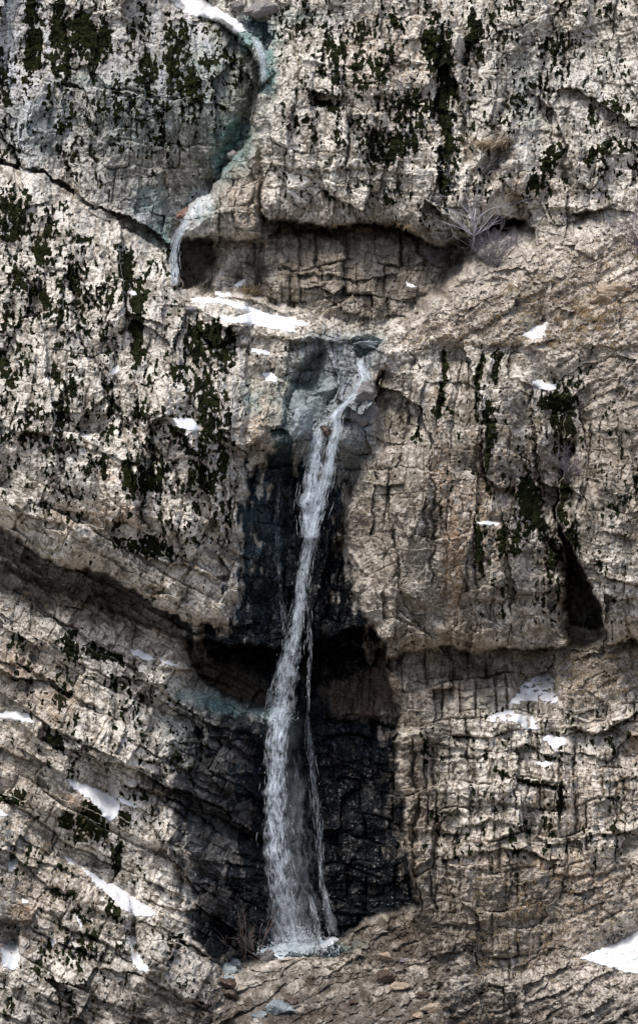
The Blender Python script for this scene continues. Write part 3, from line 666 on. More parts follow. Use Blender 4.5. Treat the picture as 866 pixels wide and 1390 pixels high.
def rock_material():
    m, N, Lk, b = mat('cliff_rock')
    at = N.new('ShaderNodeAttribute'); at.attribute_name = 'cover'
    wt = N.new('ShaderNodeAttribute'); wt.attribute_name = 'wet'
    tc = N.new('ShaderNodeTexCoord')
    def noise(sc, det, ro=.6):
        n = N.new('ShaderNodeTexNoise'); n.inputs['Scale'].default_value = sc; n.inputs['Detail'].default_value = det
        n.inputs['Roughness'].default_value = ro; Lk.new(tc.outputs['Object'], n.inputs['Vector']); return n
    fine = noise(9.0, 5, .7); mid = noise(2.2, 4)
    r1 = N.new('ShaderNodeMapRange'); r1.inputs[1].default_value = .34; r1.inputs[2].default_value = .66
    r1.inputs[3].default_value = .60; r1.inputs[4].default_value = 1.32
    Lk.new(fine.outputs[0], r1.inputs[0])
    r2 = N.new('ShaderNodeMapRange'); r2.inputs[1].default_value = .3; r2.inputs[2].default_value = .7
    r2.inputs[3].default_value = .82; r2.inputs[4].default_value = 1.18
    Lk.new(mid.outputs[0], r2.inputs[0])
    mu = N.new('ShaderNodeMath'); mu.operation = 'MULTIPLY'; Lk.new(r1.outputs[0], mu.inputs[0]); Lk.new(r2.outputs[0], mu.inputs[1])
    mx = N.new('ShaderNodeMix'); mx.data_type = 'RGBA'; mx.blend_type = 'MULTIPLY'; mx.inputs[0].default_value = 1
    Lk.new(at.outputs['Color'], mx.inputs[6]); Lk.new(mu.outputs[0], mx.inputs[7])
    # black crustose lichen specks
    vo = N.new('ShaderNodeTexNoise'); vo.inputs['Scale'].default_value = 5.5; vo.inputs['Detail'].default_value = 3; Lk.new(tc.outputs['Object'], vo.inputs['Vector'])
    sp = N.new('ShaderNodeMapRange'); sp.inputs[1].default_value = .635; sp.inputs[2].default_value = .68; Lk.new(vo.outputs[0], sp.inputs[0])
    m2 = N.new('ShaderNodeMix'); m2.data_type = 'RGBA'; Lk.new(sp.outputs[0], m2.inputs[0]); Lk.new(mx.outputs[2], m2.inputs[6]); m2.inputs[7].default_value = (.03, .028, .022, 1)
    Lk.new(m2.outputs[2], b.inputs['Base Color'])
    rr = N.new('ShaderNodeMapRange'); rr.inputs[3].default_value = .92; rr.inputs[4].default_value = .24
    sr = N.new('ShaderNodeMapRange'); sr.inputs[3].default_value = .12; sr.inputs[4].default_value = .30
    Lk.new(wt.outputs['Fac'], sr.inputs[0]); Lk.new(sr.outputs[0], b.inputs['Specular IOR Level'])
    Lk.new(wt.outputs['Fac'], rr.inputs[0]); Lk.new(rr.outputs[0], b.inputs['Roughness'])
    bn = N.new('ShaderNodeBump'); bn.inputs['Strength'].default_value = .4; bn.inputs['Distance'].default_value = .03
    Lk.new(fine.outputs[0], bn.inputs['Height']); Lk.new(bn.outputs[0], b.inputs['Normal'])
    return m
MR = rock_material()

def simple(name, c, rough=.9, c2=None, scale=3.0, bump=0.0, spec=.3, sss=0):
    m, N, Lk, b = mat(name)
    b.inputs['Roughness'].default_value = rough; b.inputs['Specular IOR Level'].default_value = spec
    tc = N.new('ShaderNodeTexCoord'); n = N.new('ShaderNodeTexNoise'); n.inputs['Scale'].default_value = scale; n.inputs['Detail'].default_value = 5
    n.inputs['Roughness'].default_value = .65
    Lk.new(tc.outputs['Object'], n.inputs['Vector'])
    cr = N.new('ShaderNodeValToRGB'); cr.color_ramp.elements[0].position = .32; cr.color_ramp.elements[1].position = .68
    cr.color_ramp.elements[0].color = (*c, 1); cr.color_ramp.elements[1].color = (*(c2 or c), 1)
    Lk.new(n.outputs[0], cr.inputs[0]); Lk.new(cr.outputs[0], b.inputs['Base Color'])
    if bump:
        bn = N.new('ShaderNodeBump'); bn.inputs['Strength'].default_value = bump; bn.inputs['Distance'].default_value = .04
        Lk.new(n.outputs[0], bn.inputs['Height']); Lk.new(bn.outputs[0], b.inputs['Normal'])
    if sss:
        b.inputs['Subsurface Weight'].default_value = sss; b.inputs['Subsurface Radius'].default_value = (.05, .06, .08)
    return m
M_MOSS = simple('moss', (.005, .006, .0035), 1.0, (.022, .026, .009), 2.5, .4, .05)
M_SNOW = simple('snow', (.68, .70, .73), .75, (.90, .905, .91), 2.2, .3, .3)
M_STONE = simple('scree_stone', (.13, .105, .08), .9, (.42, .37, .31), 1.3, .5)
M_WETSTONE = simple('wet_stone', (.05, .04, .035), .4, (.12, .08, .06), 5, .5)
M_GREYSTONE = simple('grey_stone', (.14, .13, .13), .7, (.27, .25, .24), 5, .5)
M_BLUESTONE = simple('blue_grey_stone', (.13, .16, .17), .55, (.34, .38, .39), 3.5, .6)
M_TANSTONE = simple('tan_stone', (.25, .19, .13), .85, (.44, .36, .28), 4, .6)
M_REDSTONE = simple('red_stone', (.14, .085, .065), .75, (.26, .17, .13), 5, .5)
M_PALETWIG = simple('pale_bark', (.30, .29, .32), .8, (.50, .49, .52), 9)
M_PURPLETWIG = simple('purple_bark', (.13, .11, .13), .85, (.26, .23, .26), 9)
M_BROWNTWIG = simple('brown_bark', (.20, .15, .13), .85, (.36, .28, .25), 9)
M_DARKTWIG = simple('dark_bark', (.05, .04, .04), .85, (.12, .10, .10), 9)
M_STRAW = simple('dry_grass', (.32, .23, .12), .9, (.55, .42, .26), 4)
M_GROUND = simple('valley_ground', (.10, .085, .065), .95, (.24, .21, .175), .6, .4)

# ------------------------------------------------------------------ write the cliff masses as meshes
K = (D - CAM_Y) / -CAM_Y
PX = (U - 433) * S * K; PZ = ZO + (695 - V) * S * K
CO = np.stack([PX, D, PZ], -1).reshape(-1, 3)
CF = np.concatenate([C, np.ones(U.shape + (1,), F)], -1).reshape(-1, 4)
WF = WETM.reshape(-1); 
IDX = np.arange(NU * NV, dtype=np.int32).reshape(NV, NU)
Q = np.stack([IDX[1:, :-1], IDX[1:, 1:], IDX[:-1, 1:], IDX[:-1, :-1]], -1).reshape(-1, 4)
QL = LAB[:-1, :-1].reshape(-1)

def sub_mesh(name, q, mt, co=CO, extra=True, smooth=False):
    used = np.zeros(len(co), bool); used[q.ravel()] = True
    rem = np.cumsum(used) - 1
    at = {'cover': CF[used], 'wet': WF[used]} if extra else None
    return make_mesh(name, co[used], rem[q].astype(np.int32), mt, None, at, smooth)

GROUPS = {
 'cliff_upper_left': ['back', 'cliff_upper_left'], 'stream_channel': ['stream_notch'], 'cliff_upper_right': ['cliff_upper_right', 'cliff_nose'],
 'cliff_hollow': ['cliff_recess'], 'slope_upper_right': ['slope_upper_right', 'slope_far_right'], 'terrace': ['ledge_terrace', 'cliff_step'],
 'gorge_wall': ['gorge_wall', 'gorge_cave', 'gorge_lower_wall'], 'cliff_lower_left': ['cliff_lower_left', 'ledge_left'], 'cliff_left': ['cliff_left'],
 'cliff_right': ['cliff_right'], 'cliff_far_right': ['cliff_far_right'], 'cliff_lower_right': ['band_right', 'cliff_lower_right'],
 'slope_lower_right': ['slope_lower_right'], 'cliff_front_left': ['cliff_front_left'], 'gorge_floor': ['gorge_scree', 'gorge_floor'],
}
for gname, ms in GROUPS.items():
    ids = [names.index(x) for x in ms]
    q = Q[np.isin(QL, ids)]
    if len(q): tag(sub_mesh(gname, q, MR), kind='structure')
print('cliffs', time.time() - T0)

# moss cushions: the rock's own surface lifted where moss grows
mf = moss.reshape(-1)
off = (-.015 + moss * (.05 + .05 * np.clip(fbm(U / 4, V / 4, 2, 200) + .4, 0, 1))).astype(F)
CM = CO.copy(); CM[:, 1] -= off.reshape(-1)
mq = Q[(mf[Q].max(1) > .35)]
tag(sub_mesh('moss', mq, M_MOSS, CM, False), 'black-green moss growing in blotches and streaks over the pale cliffs', 'moss', kind='stuff')
print('moss', len(mq), time.time() - T0)

def depth(u, v):
    i = np.clip(np.interp(u, AU, np.arange(NU)), 0, NU - 1.01); j = np.clip(np.interp(v, AV, np.arange(NV)), 0, NV - 1.01)
    i0 = int(i); j0 = int(j); fx = i - i0; fy = j - j0
    return float((D[j0, i0] * (1 - fx) + D[j0, i0 + 1] * fx) * (1 - fy) + (D[j0 + 1, i0] * (1 - fx) + D[j0 + 1, i0 + 1] * fx) * fy)
def near(u, v, r=4):
    return min(depth(u + a, v + b) for a in (-r, 0, r) for b in (-r, 0, r))

# ------------------------------------------------------------------ snow patches
for (lab, poly, th), (sl, s) in zip(SNOW, snow_s):
    Ds = D[sl]
    sm = Ds.copy()
    for _ in range(8):
        p = np.pad(sm, 1, mode='edge'); sm = (p[:-2, 1:-1] + p[2:, 1:-1] + p[1:-1, :-2] + p[1:-1, 2:]) / 4
    prof = np.clip(s / 7, 0, 1); prof = np.sqrt(prof * (2 - prof))
    holes = 0
    if 'speckled' in lab: holes = sstep(.36, .46, gnoise(U[sl] / 7, V[sl] / 5, 210)) 
    y = np.minimum(sm, Ds + .03) - .04 - th * prof * (1 - holes) * .6 + (s < 0) * .12 + holes * .25 - gnoise(U[sl] / 5, V[sl] / 4, 211) * .04
    k = (y - CAM_Y) / -CAM_Y
    co = np.stack([(U[sl] - 433) * S * k, y, ZO + (695 - V[sl]) * S * k], -1).reshape(-1, 3)
    ny, nx = s.shape; idx = np.arange(nx * ny).reshape(ny, nx)
    q = np.stack([idx[1:, :-1], idx[1:, 1:], idx[:-1, 1:], idx[:-1, :-1]], -1).reshape(-1, 4)
    sf = s.reshape(-1); q = q[sf[q].max(1) > -.5]
    if not len(q): continue
    used = np.zeros(len(co), bool); used[q.ravel()] = True; rem = np.cumsum(used) - 1
    o = make_mesh('snow_patch', co[used], rem[q], M_SNOW, smooth=True)
    tag(o, lab, 'snow patch', 'snow patches on the cliff')

# ------------------------------------------------------------------ tube helper for twigs, strands and grass
class TB:
    def __init__(self): self.v = []; self.q = []; self.n = 0
    def tube(self, pts, rad, k=4):
        pts = [Vector(p) for p in pts]; n = len(pts)
        for i, p in enumerate(pts):
            d = (pts[min(i + 1, n - 1)] - pts[max(i - 1, 0)]).normalized()
            a = d.cross(Vector((0, 1, 0)) if abs(d.y) < .9 else Vector((1, 0, 0))).normalized(); b = d.cross(a)
            for j in range(k):
                t = 2 * math.pi * j / k
                self.v.append(tuple(p + (a * math.cos(t) + b * math.sin(t)) * rad[i]))
        for i in range(n - 1):
            for j in range(k):
                j2 = (j + 1) % k; o = self.n + i * k
                self.q.append((o + j, o + j2, o + k + j2, o + k + j))
        if k == 4:
            self.q.append((self.n + 3, self.n + 2, self.n + 1, self.n)); e = self.n + (n - 1) * 4; self.q.append((e, e + 1, e + 2, e + 3))
        self.n += n * k
    def build(self, name, mt, parent=None, origin=None):
        v = np.array(self.v, F)
        if origin is not None: v = v - np.array(origin, F)
        return make_mesh(name, v, np.array(self.q), mt, parent, smooth=True)

def branch(tb, rnd, p, d, L, r, lvl, droop=0.0, spread=.7, kids=3, seg=5):
    pts = [p]; rad = [r]; q = Vector(p); d = Vector(d).normalized()
    for i in range(seg):
        d = (d + Vector((rnd.uniform(-1, 1), rnd.uniform(-1, 1), rnd.uniform(-1, 1) - droop)) * .17).normalized()
        q = q + d * (L / seg); pts.append(tuple(q)); rad.append(max(r * (1 - .75 * (i + 1) / seg), .004))
    tb.tube(pts, rad)
    if lvl > 0:
        for k in range(kids):
            i = rnd.randint(1, seg); t = Vector(pts[i])
            nd = (d + Vector((rnd.uniform(-1, 1), rnd.uniform(-1, 1), rnd.uniform(-.6, 1))) * spread * 1.3).normalized()
            branch(tb, rnd, tuple(t), nd, L * rnd.uniform(.45, .7), max(rad[i] * .7, .005), lvl - 1, droop, spread, kids, seg)

def shrub(name, lab, cat, u, v, size, stems, lvl, kids, r0, mt, seed, fan=1.0, group=None, trunk=False, out=.25, spread=.7, lean=0):
    rnd = random.Random(seed)
    base = P(u, v, near(u, v, 3) - out * .2)
    hp = int(size / S * .9)
    front = min(depth(u + a, v - b) for a in range(-int(hp * .4), int(hp * .4) + 1, 6) for b in range(0, hp, 5))
    out = max(out, min(3.0, base[1] - front + .25))
    root = bpy.data.objects.new(name, None); col.objects.link(root); root.location = base
    root.empty_display_size = .3
    tag(root, lab, cat, group)
    def loc(t): return tuple(Vector(t) - Vector(base))
    if trunk:
        tb = TB(); x, y, z = base
        H = size * .55; pts = [(0, .15, -.15), (.01, -out * .75, H * .3), (-.03, -out * .95, H * .65), (.05, -out, H)]
        tb.tube(pts, [r0, r0 * .85, r0 * .7, r0 * .5], 4); tb.build('trunk', mt, root)
        tb = TB()
        for k in range(stems):
            i = rnd.choice([1, 1, 2, 2, 3]); p = pts[i]
            a = rnd.uniform(-1, 1)
            branch(tb, rnd, p, (a * 1.0, rnd.uniform(-.5, .2), rnd.uniform(.3, .9)), size * rnd.uniform(.4, .6), r0 * .5, lvl, 0, spread, kids)
        tb.build('branches', mt, root)
    else:
        tb = TB(); tb2 = TB()
        for k in range(stems):
            a = (rnd.uniform(-1, 1)) * fan + lean
            bx = rnd.uniform(-.2, .2) * size
            p = (bx, .05, rnd.uniform(-.1, .05))
            branch(tb, rnd, p, (a, -out * rnd.uniform(.2, 1.2), 1), size * rnd.uniform(.6, 1), r0, 0, 0, spread, kids)
            branch(tb2, rnd, (p[0] + a * size * .15, p[1] - out * .1, size * .2), (a * 1.2, -out * rnd.uniform(0, 1.2), 1), size * rnd.uniform(.5, .8), r0 * .7, lvl, 0, spread, kids)
        tb.build('stem', mt, root); tb2.build('branches', mt, root)
    return root

shrub('bare_tree', 'small leafless tree with pale silvery branches at the foot of the upper right wall', 'tree', 640, 342, 3.9, 12, 2, 3, .06, M_PALETWIG, 5, trunk=True, out=.5, spread=.8)
shrub('bare_bush', 'rounded purplish leafless bush just below the pale bare tree', 'bush', 670, 360, 1.75, 40, 2, 3, .014, M_PURPLETWIG, 6, fan=.9, out=.4)
shrub('bare_bush', 'low dark purplish brush left of the pale bare tree', 'bush', 588, 358, 1.0, 18, 2, 3, .012, M_PURPLETWIG, 8, fan=1.1, out=.4)
shrub('bare_bush', 'dark brown leafless bush growing in the upper hollow right of the small cave', 'bush', 352, 388, 1.9, 30, 2, 3, .013, M_DARKTWIG, 9, fan=.6, out=.4, lean=.25)
shrub('bare_bush', 'grey leafless bush cut by the right edge at the top of the scree slope', 'bush', 868, 345, 2.2, 36, 2, 3, .014, M_PURPLETWIG, 10, fan=.8, out=.4)
shrub('bare_bush', 'grey twiggy bush in the mossy cleft between the two right buttresses', 'bush', 772, 655, 1.7, 20, 2, 3, .012, M_PURPLETWIG, 12, fan=.5, out=.4)
shrub('bare_shrub', 'pinkish brown leafless shrub standing in front of the pool at the foot of the falls', 'shrub', 344, 1304, 2.7, 7, 2, 3, .020, M_BROWNTWIG, 13, fan=1.0, out=.3, spread=.45)
shrub('bare_shrub', 'single thin leafless sapling right of the pool at the foot of the falls', 'shrub', 437, 1302, 1.6, 2, 1, 3, .018, M_BROWNTWIG, 14, fan=.3, out=.2, spread=.5)
shrub('bare_shrub', 'thin upright leafless twigs near the bottom, left of the snow bank corner', 'shrub', 726, 1312, 1.8, 3, 1, 2, .018, M_BROWNTWIG, 15, fan=.25, out=.2, spread=.4)

# dry grass (nobody could count it)
rnd = random.Random(21)
tb = TB()
def tuft(u, v, n, L, droop=1.0, dx=0):
    y = near(u, v, 2); b = Vector(P(u, v, y + .05))
    for _ in range(n):
        a = rnd.uniform(-1, 1) + dx; p = b + Vector((rnd.uniform(-.12, .12), 0, rnd.uniform(-.05, .05)))
        d = Vector((a * .8, -.5, rnd.uniform(-.2, .9))); l = L * rnd.uniform(.5, 1)
        tb.tube([p, p + d * l * .5, p + d * l * .9 + Vector((0, -.05, -.35 * droop * l))], [.011, .009, .004], 4)
for _ in range(520):
    u = rnd.uniform(540, 900); v = rnd.uniform(300, 475)
    if v < 470 - (u - 500) * .5 + 10: continue
    tuft(u, v, 6, .45)
for _ in range(60): tuft(rnd.gauss(795, 30), rnd.gauss(425, 18), 10, .6)
for _ in range(14): tuft(rnd.uniform(652, 692), 203 - rnd.random() * 12, 5, 1.3, 1.0, -.9)
for _ in range(26): tuft(rnd.gauss(342, 12), rnd.gauss(396, 4), 8, .6, .3)
for _ in range(130): tuft(rnd.uniform(700, 890), rnd.uniform(885, 940), 6, .4)
for _ in range(160): tuft(rnd.uniform(640, 890), rnd.uniform(1190, 1330), 6, .4)
for _ in range(70): tuft(rnd.uniform(0, 150), rnd.uniform(1110, 1290), 5, .35)
for _ in range(30): tuft(rnd.uniform(370, 560), 306 + rnd.uniform(-3, 8), 5, .4, 2.0)
for _ in range(150): tuft(rnd.uniform(0, 866), rnd.uniform(0, 1300), 3, .25) if rnd.random() < .6 else None
for _ in range(50): tuft(rnd.uniform(10, 130), rnd.uniform(790, 830), 6, .35, 1.5)
tag(tb.build('dry_grass', M_STRAW), 'straw-coloured dry grass on the slopes and under the overhangs', 'dry grass', kind='stuff')

# ------------------------------------------------------------------ stones
def ico():
    t = (1 + 5 ** .5) / 2
    v = np.array([(-1,t,0),(1,t,0),(-1,-t,0),(1,-t,0),(0,-1,t),(0,1,t),(0,-1,-t),(0,1,-t),(t,0,-1),(t,0,1),(-t,0,-1),(-t,0,1)], F) / 1.9
    f = np.array([(0,11,5),(0,5,1),(0,1,7),(0,7,10),(0,10,11),(1,5,9),(5,11,4),(11,10,2),(10,7,6),(7,1,8),(3,9,4),(3,4,2),(3,2,6),(3,6,8),(3,8,9),(4,9,5),(2,4,11),(6,2,10),(8,6,7),(9,8,1)])
    return v, f
IV, IF = ico()
def subdiv(v, f):
    v = [tuple(x) for x in v]; d = {}; nf = []
    def m(a, b):
        k = (min(a, b), max(a, b))
        if k not in d:
            d[k] = len(v); v.append(tuple((np.array(v[a]) + np.array(v[b])) / 2))
        return d[k]
    for a, b, c in f:
        ab, bc, ca = m(a, b), m(b, c), m(c, a); nf += [(a, ab, ca), (ab, b, bc), (ca, bc, c), (ab, bc, ca)]
    v = np.array(v, F); v = v / np.linalg.norm(v, axis=1, keepdims=True)
    return v, np.array(nf)
def rotm(r):
    q = r.randn(4); q /= np.linalg.norm(q); a, b, c, d = q
    return np.array([[a*a+b*b-c*c-d*d, 2*(b*c-a*d), 2*(b*d+a*c)], [2*(b*c+a*d), a*a-b*b+c*c-d*d, 2*(c*d-a*b)], [2*(b*d-a*c), 2*(c*d+a*b), a*a-b*b-c*c+d*d]], F)
def stones(spots, name, mt, lab, cat):
    r = np.random.RandomState(5); vs = []; fs = []; n = 0
    for (u, v, sz) in spots:
        V0 = IV * (1 + r.uniform(-.25, .25, (12, 1))) * np.array([1, r.uniform(.5, .9), r.uniform(.45, .85)]) @ rotm(r).T
        y = near(u, v, 1); vs.append(V0 * sz + np.array(P(u, v, y + sz * .1))); fs.append(IF + n); n += 12
    return tag(make_mesh(name, np.concatenate(vs), np.concatenate(fs), mt), lab, cat, kind='stuff')
rnd = random.Random(31); sp = []
while len(sp) < 3600:
    k = rnd.random()
    if k < .42:
        u = rnd.uniform(510, 900); v = rnd.uniform(300, 480)
        if v < 470 - (u - 500) * .47: continue
    elif k < .5: u = rnd.uniform(400, 560); v = rnd.uniform(405, 455)
    elif k < .62: u = rnd.uniform(700, 900); v = rnd.uniform(885, 960)
    elif k < .74:
        u = rnd.uniform(640, 900); v = rnd.uniform(1180, 1360)
    elif k < .88:
        u = rnd.uniform(400, 680); v = rnd.uniform(1240, 1400)
        if v < 1290 - (u - 430) * .45: continue
    else: u = rnd.uniform(-20, 260); v = rnd.uniform(1110, 1300)
    sp.append((u, v, .03 + .12 * rnd.random() ** 3))
stones([q for q in sp if 395 < q[0] < 685 and q[1] > 1235], 'gravel', simple('brown_gravel', (.05, .038, .028), .8, (.24, .19, .14), 1.3, .5), 'small dark brown gravel at the foot of the right cliff beside the pool', 'gravel')
sp = [q for q in sp if not (395 < q[0] < 685 and q[1] > 1235)]
stones(sp, 'scree', M_STONE, 'small angular pale and brown stones scattered over the slopes', 'scree')

def boulder(u, v, ru, rv, mt, lab, seed, name='boulder', sink=.35, fl=.18, cat='boulder', group=None, rot=0, ang=False):
    r = np.random.RandomState(seed); v1, f1 = IV / np.linalg.norm(IV, axis=1, keepdims=True), IF
    for _ in range(3): v1, f1 = subdiv(v1, f1)
    # facets: cut the ball by random planes
    x = v1.copy()
    for _ in range(9 if ang else 14):
        n = r.randn(3); n /= np.linalg.norm(n); h = r.uniform(.42, .7) if ang else r.uniform(.5, .85); d = x @ n
        x = x - np.outer(np.clip(d - h, 0, 9), n) * (1 if ang else .93)
    if ang: x = x * 1.35
    x = x + r.uniform(-.03, .03, x.shape) + (gnoise(x[:, :1] * 2.2 + seed, x[:, 2:] * 2.2 + x[:, 1:2], 310) * .16 * x)
    rx, rz = ru * S, rv * S
    c, s = math.cos(R(rot)), math.sin(R(rot))
    X = np.stack([x[:, 0] * rx, x[:, 1] * (rx + rz) * .45, x[:, 2] * rz], 1)
    X = np.stack([X[:, 0] * c - X[:, 2] * s, X[:, 1], X[:, 0] * s + X[:, 2] * c], 1)
    y = depth(u, v + rv * .6) - (rx + rz) * .45 * (1 - sink)
    o = make_mesh(name, X, f1, mt, smooth=False); o.location = P(u, v, y)
    return tag(o, lab, cat, group)
boulder(443, 584, 10, 9.5, M_WETSTONE, 'rounded brown boulder wedged in the white water near the top of the main fall', 1)
boulder(249, 290, 11, 11, M_REDSTONE, 'reddish brown boulder wedged above the middle fall', 2)
boulder(315, 211, 10, 9, M_GREYSTONE, 'grey boulder sitting in the blue-green cleft', 3)
boulder(354, 12, 32, 14, M_GREYSTONE, 'large flat grey boulder at the very top of the stream channel', 4, rot=12)
boulder(323, 8, 9, 8, M_GREYSTONE, 'small pale boulder beside the large flat one at the top of the stream', 5)
boulder(258, 420, 11, 6, M_GREYSTONE, 'tan boulder perched on the crest of the left buttress', 6)
for i, (u, v, a, b, lab) in enumerate([
  (822, 394, 13, 7, 'flat tan block, topmost of the loose pile on the upper right slope'),
  (816, 404, 11, 6, 'flat tan block, lowest of the loose pile on the upper right slope'),
  (838, 388, 8, 5, 'small tan block right of the loose pile on the upper right slope'),
  (432, 556, 15, 13, 'greenish grey block beside the cascade, left of the white water'),
  (411, 575, 14, 16, 'wet grey block below the dark hollow, left of the cascade'),
  (404, 548, 10, 12, 'tilted green-grey slab at the left side of the cascade'),
  (447, 527, 13, 11, 'pale blue-grey block at the top of the cascade'),
  (497, 533, 14, 10, 'brownish grey block right of the cascade'),
  (489, 562, 16, 12, 'broad grey-brown slab right of the round boulder in the fall'),
  (495, 466, 18, 5, 'flat dark wet slab across the top of the stream')]):
    boulder(u, v, a * 1.15, b * 1.15, M_TANSTONE if i < 3 else (M_BLUESTONE if i in (3, 4, 5, 6, 9) else M_GREYSTONE), lab, 20 + i, name='rock_block', sink=.6, cat='rock', ang=True)

# ------------------------------------------------------------------ water
def water_material(name, streak_u, streak_v, lo, hi, dens, colr=(.82, .91, 1.0)):
    m, N, Lk, b = mat(name)
    uv = N.new('ShaderNodeAttribute'); uv.attribute_name = 'flow'
    def tex(su, sv, det=4):
        mp = N.new('ShaderNodeVectorMath'); mp.operation = 'MULTIPLY'; mp.inputs[1].default_value = (su, sv, 1.0)
        Lk.new(uv.outputs['Vector'], mp.inputs[0])
        n = N.new('ShaderNodeTexNoise'); n.inputs['Scale'].default_value = 1; n.inputs['Detail'].default_value = det; n.inputs['Roughness'].default_value = .65
        Lk.new(mp.outputs[0], n.inputs['Vector']); return n
    a = tex(streak_u, streak_v); c = tex(streak_u * .3, streak_v * 1.6, 3)
    ad = N.new('ShaderNodeMath'); ad.operation = 'MULTIPLY_ADD'; ad.inputs[1].default_value = .6
    Lk.new(c.outputs[0], ad.inputs[0]); 
    ml = N.new('ShaderNodeMath'); ml.operation = 'MULTIPLY'; ml.inputs[1].default_value = .55; Lk.new(a.outputs[0], ml.inputs[0]); Lk.new(ml.outputs[0], ad.inputs[2])
    # the attribute's third number thins the water towards its edges
    sx = N.new('ShaderNodeSeparateXYZ'); Lk.new(uv.outputs['Vector'], sx.inputs[0])
    mr = N.new('ShaderNodeMapRange'); mr.inputs[1].default_value = lo; mr.inputs[2].default_value = hi; mr.inputs[4].default_value = dens; Lk.new(ad.outputs[0], mr.inputs[0])
    big = tex(2.2, .45, 2); br = N.new('ShaderNodeMapRange'); br.inputs[1].default_value = .36; br.inputs[2].default_value = .64; br.inputs[3].default_value = .25; Lk.new(big.outputs[0], br.inputs[0])
    m0 = N.new('ShaderNodeMath'); m0.operation = 'MULTIPLY'; Lk.new(mr.outputs[0], m0.inputs[0]); Lk.new(br.outputs[0], m0.inputs[1])
    mm = N.new('ShaderNodeMath'); mm.operation = 'MULTIPLY'; Lk.new(m0.outputs[0], mm.inputs[0]); Lk.new(sx.outputs[2], mm.inputs[1])
    b.inputs['Base Color'].default_value = (*colr, 1); b.inputs['Roughness'].default_value = .45
    b.inputs['Specular IOR Level'].default_value = .4
    Lk.new(mm.outputs[0], b.inputs['Alpha'])
    return m
M_W1 = water_material('falling_water', 8.0, 1.0, .55, .76, .85)
M_W2 = water_material('spray_water', 6.0, .6, .53, .80, .32)

def fall_mesh(name, path, layers, mt, parent, seed, smoothd=10, lead=.12, fray=1.0, freefall=True):
    """path: (u, v, half width, density); nested closed tubes of water that follow the rock and then drop clear of it"""
    pv = np.array(path, float); t = np.concatenate([[0], np.cumsum(np.hypot(np.diff(pv[:, 0]), np.diff(pv[:, 1])))])
    n = int(t[-1] / 2.5) + 2; tt = np.linspace(0, t[-1], n)
    u = np.interp(tt, t, pv[:, 0]); v = np.interp(tt, t, pv[:, 1]); hw = np.interp(tt, t, pv[:, 2]); de = np.interp(tt, t, pv[:, 3])
    d = np.array([min(near(a, b, 2), near(a, b, max(2, h * .4))) for a, b, h in zip(u, v, hw)])
    if freefall:
        for i in range(1, n): d[i] = min(d[i], d[i - 1] + .0)
    k = np.ones(smoothd) / smoothd; d = np.convolve(np.pad(d, (smoothd // 2, smoothd - 1 - smoothd // 2), mode='edge'), k, 'valid')
    vs = []; fs = []; fl = []; base = 0; r = np.random.RandomState(seed); KC = 20
    for li in range(layers):
        sc = 1 - li * .22 / max(layers - 1, 1) * 2; ph = r.rand() * 50
        ring = []
        for i in range(n):
            h = hw[i] * sc * S * (1 + .22 * fray * float(gnoise(np.array([tt[i] / 14 + ph]), np.array([seed + li * 3.3]), 300)[0]))
            cu = u[i] + float(gnoise(np.array([tt[i] / 18 + ph]), np.array([li * 7.1 + .5]), 301)[0]) * hw[i] * .22 * fray
            c = np.array(P(cu, v[i], d[i] - lead - h * .22))
            for j in range(KC):
                a = 2 * math.pi * j / KC
                q = c + np.array([math.cos(a) * h, math.sin(a) * h * .3, 0])
                vs.append(q); e = abs(math.cos(a))
                edge = 1 - max(0, (e - .45) / .55) ** 1.5
                end = min(1, (tt[i] + 2) / 8) * min(1, (t[-1] - tt[i] + 3) / 10)
                fl.append((math.cos(a) * h * 1.0 + ph + (3 if math.sin(a) > 0 else 0), tt[i] * S, edge * de[i] * end))
        a = base + np.arange(n - 1)[:, None] * KC + np.arange(KC)[None, :]
        b = base + np.arange(n - 1)[:, None] * KC + (np.arange(KC)[None, :] + 1) % KC
        fs.append(np.stack([a, b, b + KC, a + KC], -1).reshape(-1, 4)); base += n * KC
    vs = np.array(vs, F); fl = np.array(fl, F)
    vs[:, 1] += gnoise(vs[:, 0] * 4, vs[:, 2] * 1.2, 302) * .08
    o = make_mesh(name, vs, np.concatenate(fs), mt, parent, smooth=True)
    at = o.data.attributes.new('flow', 'FLOAT_VECTOR', 'POINT'); at.data.foreach_set('vector', fl.ravel())
    return (u, v, hw, d, de)

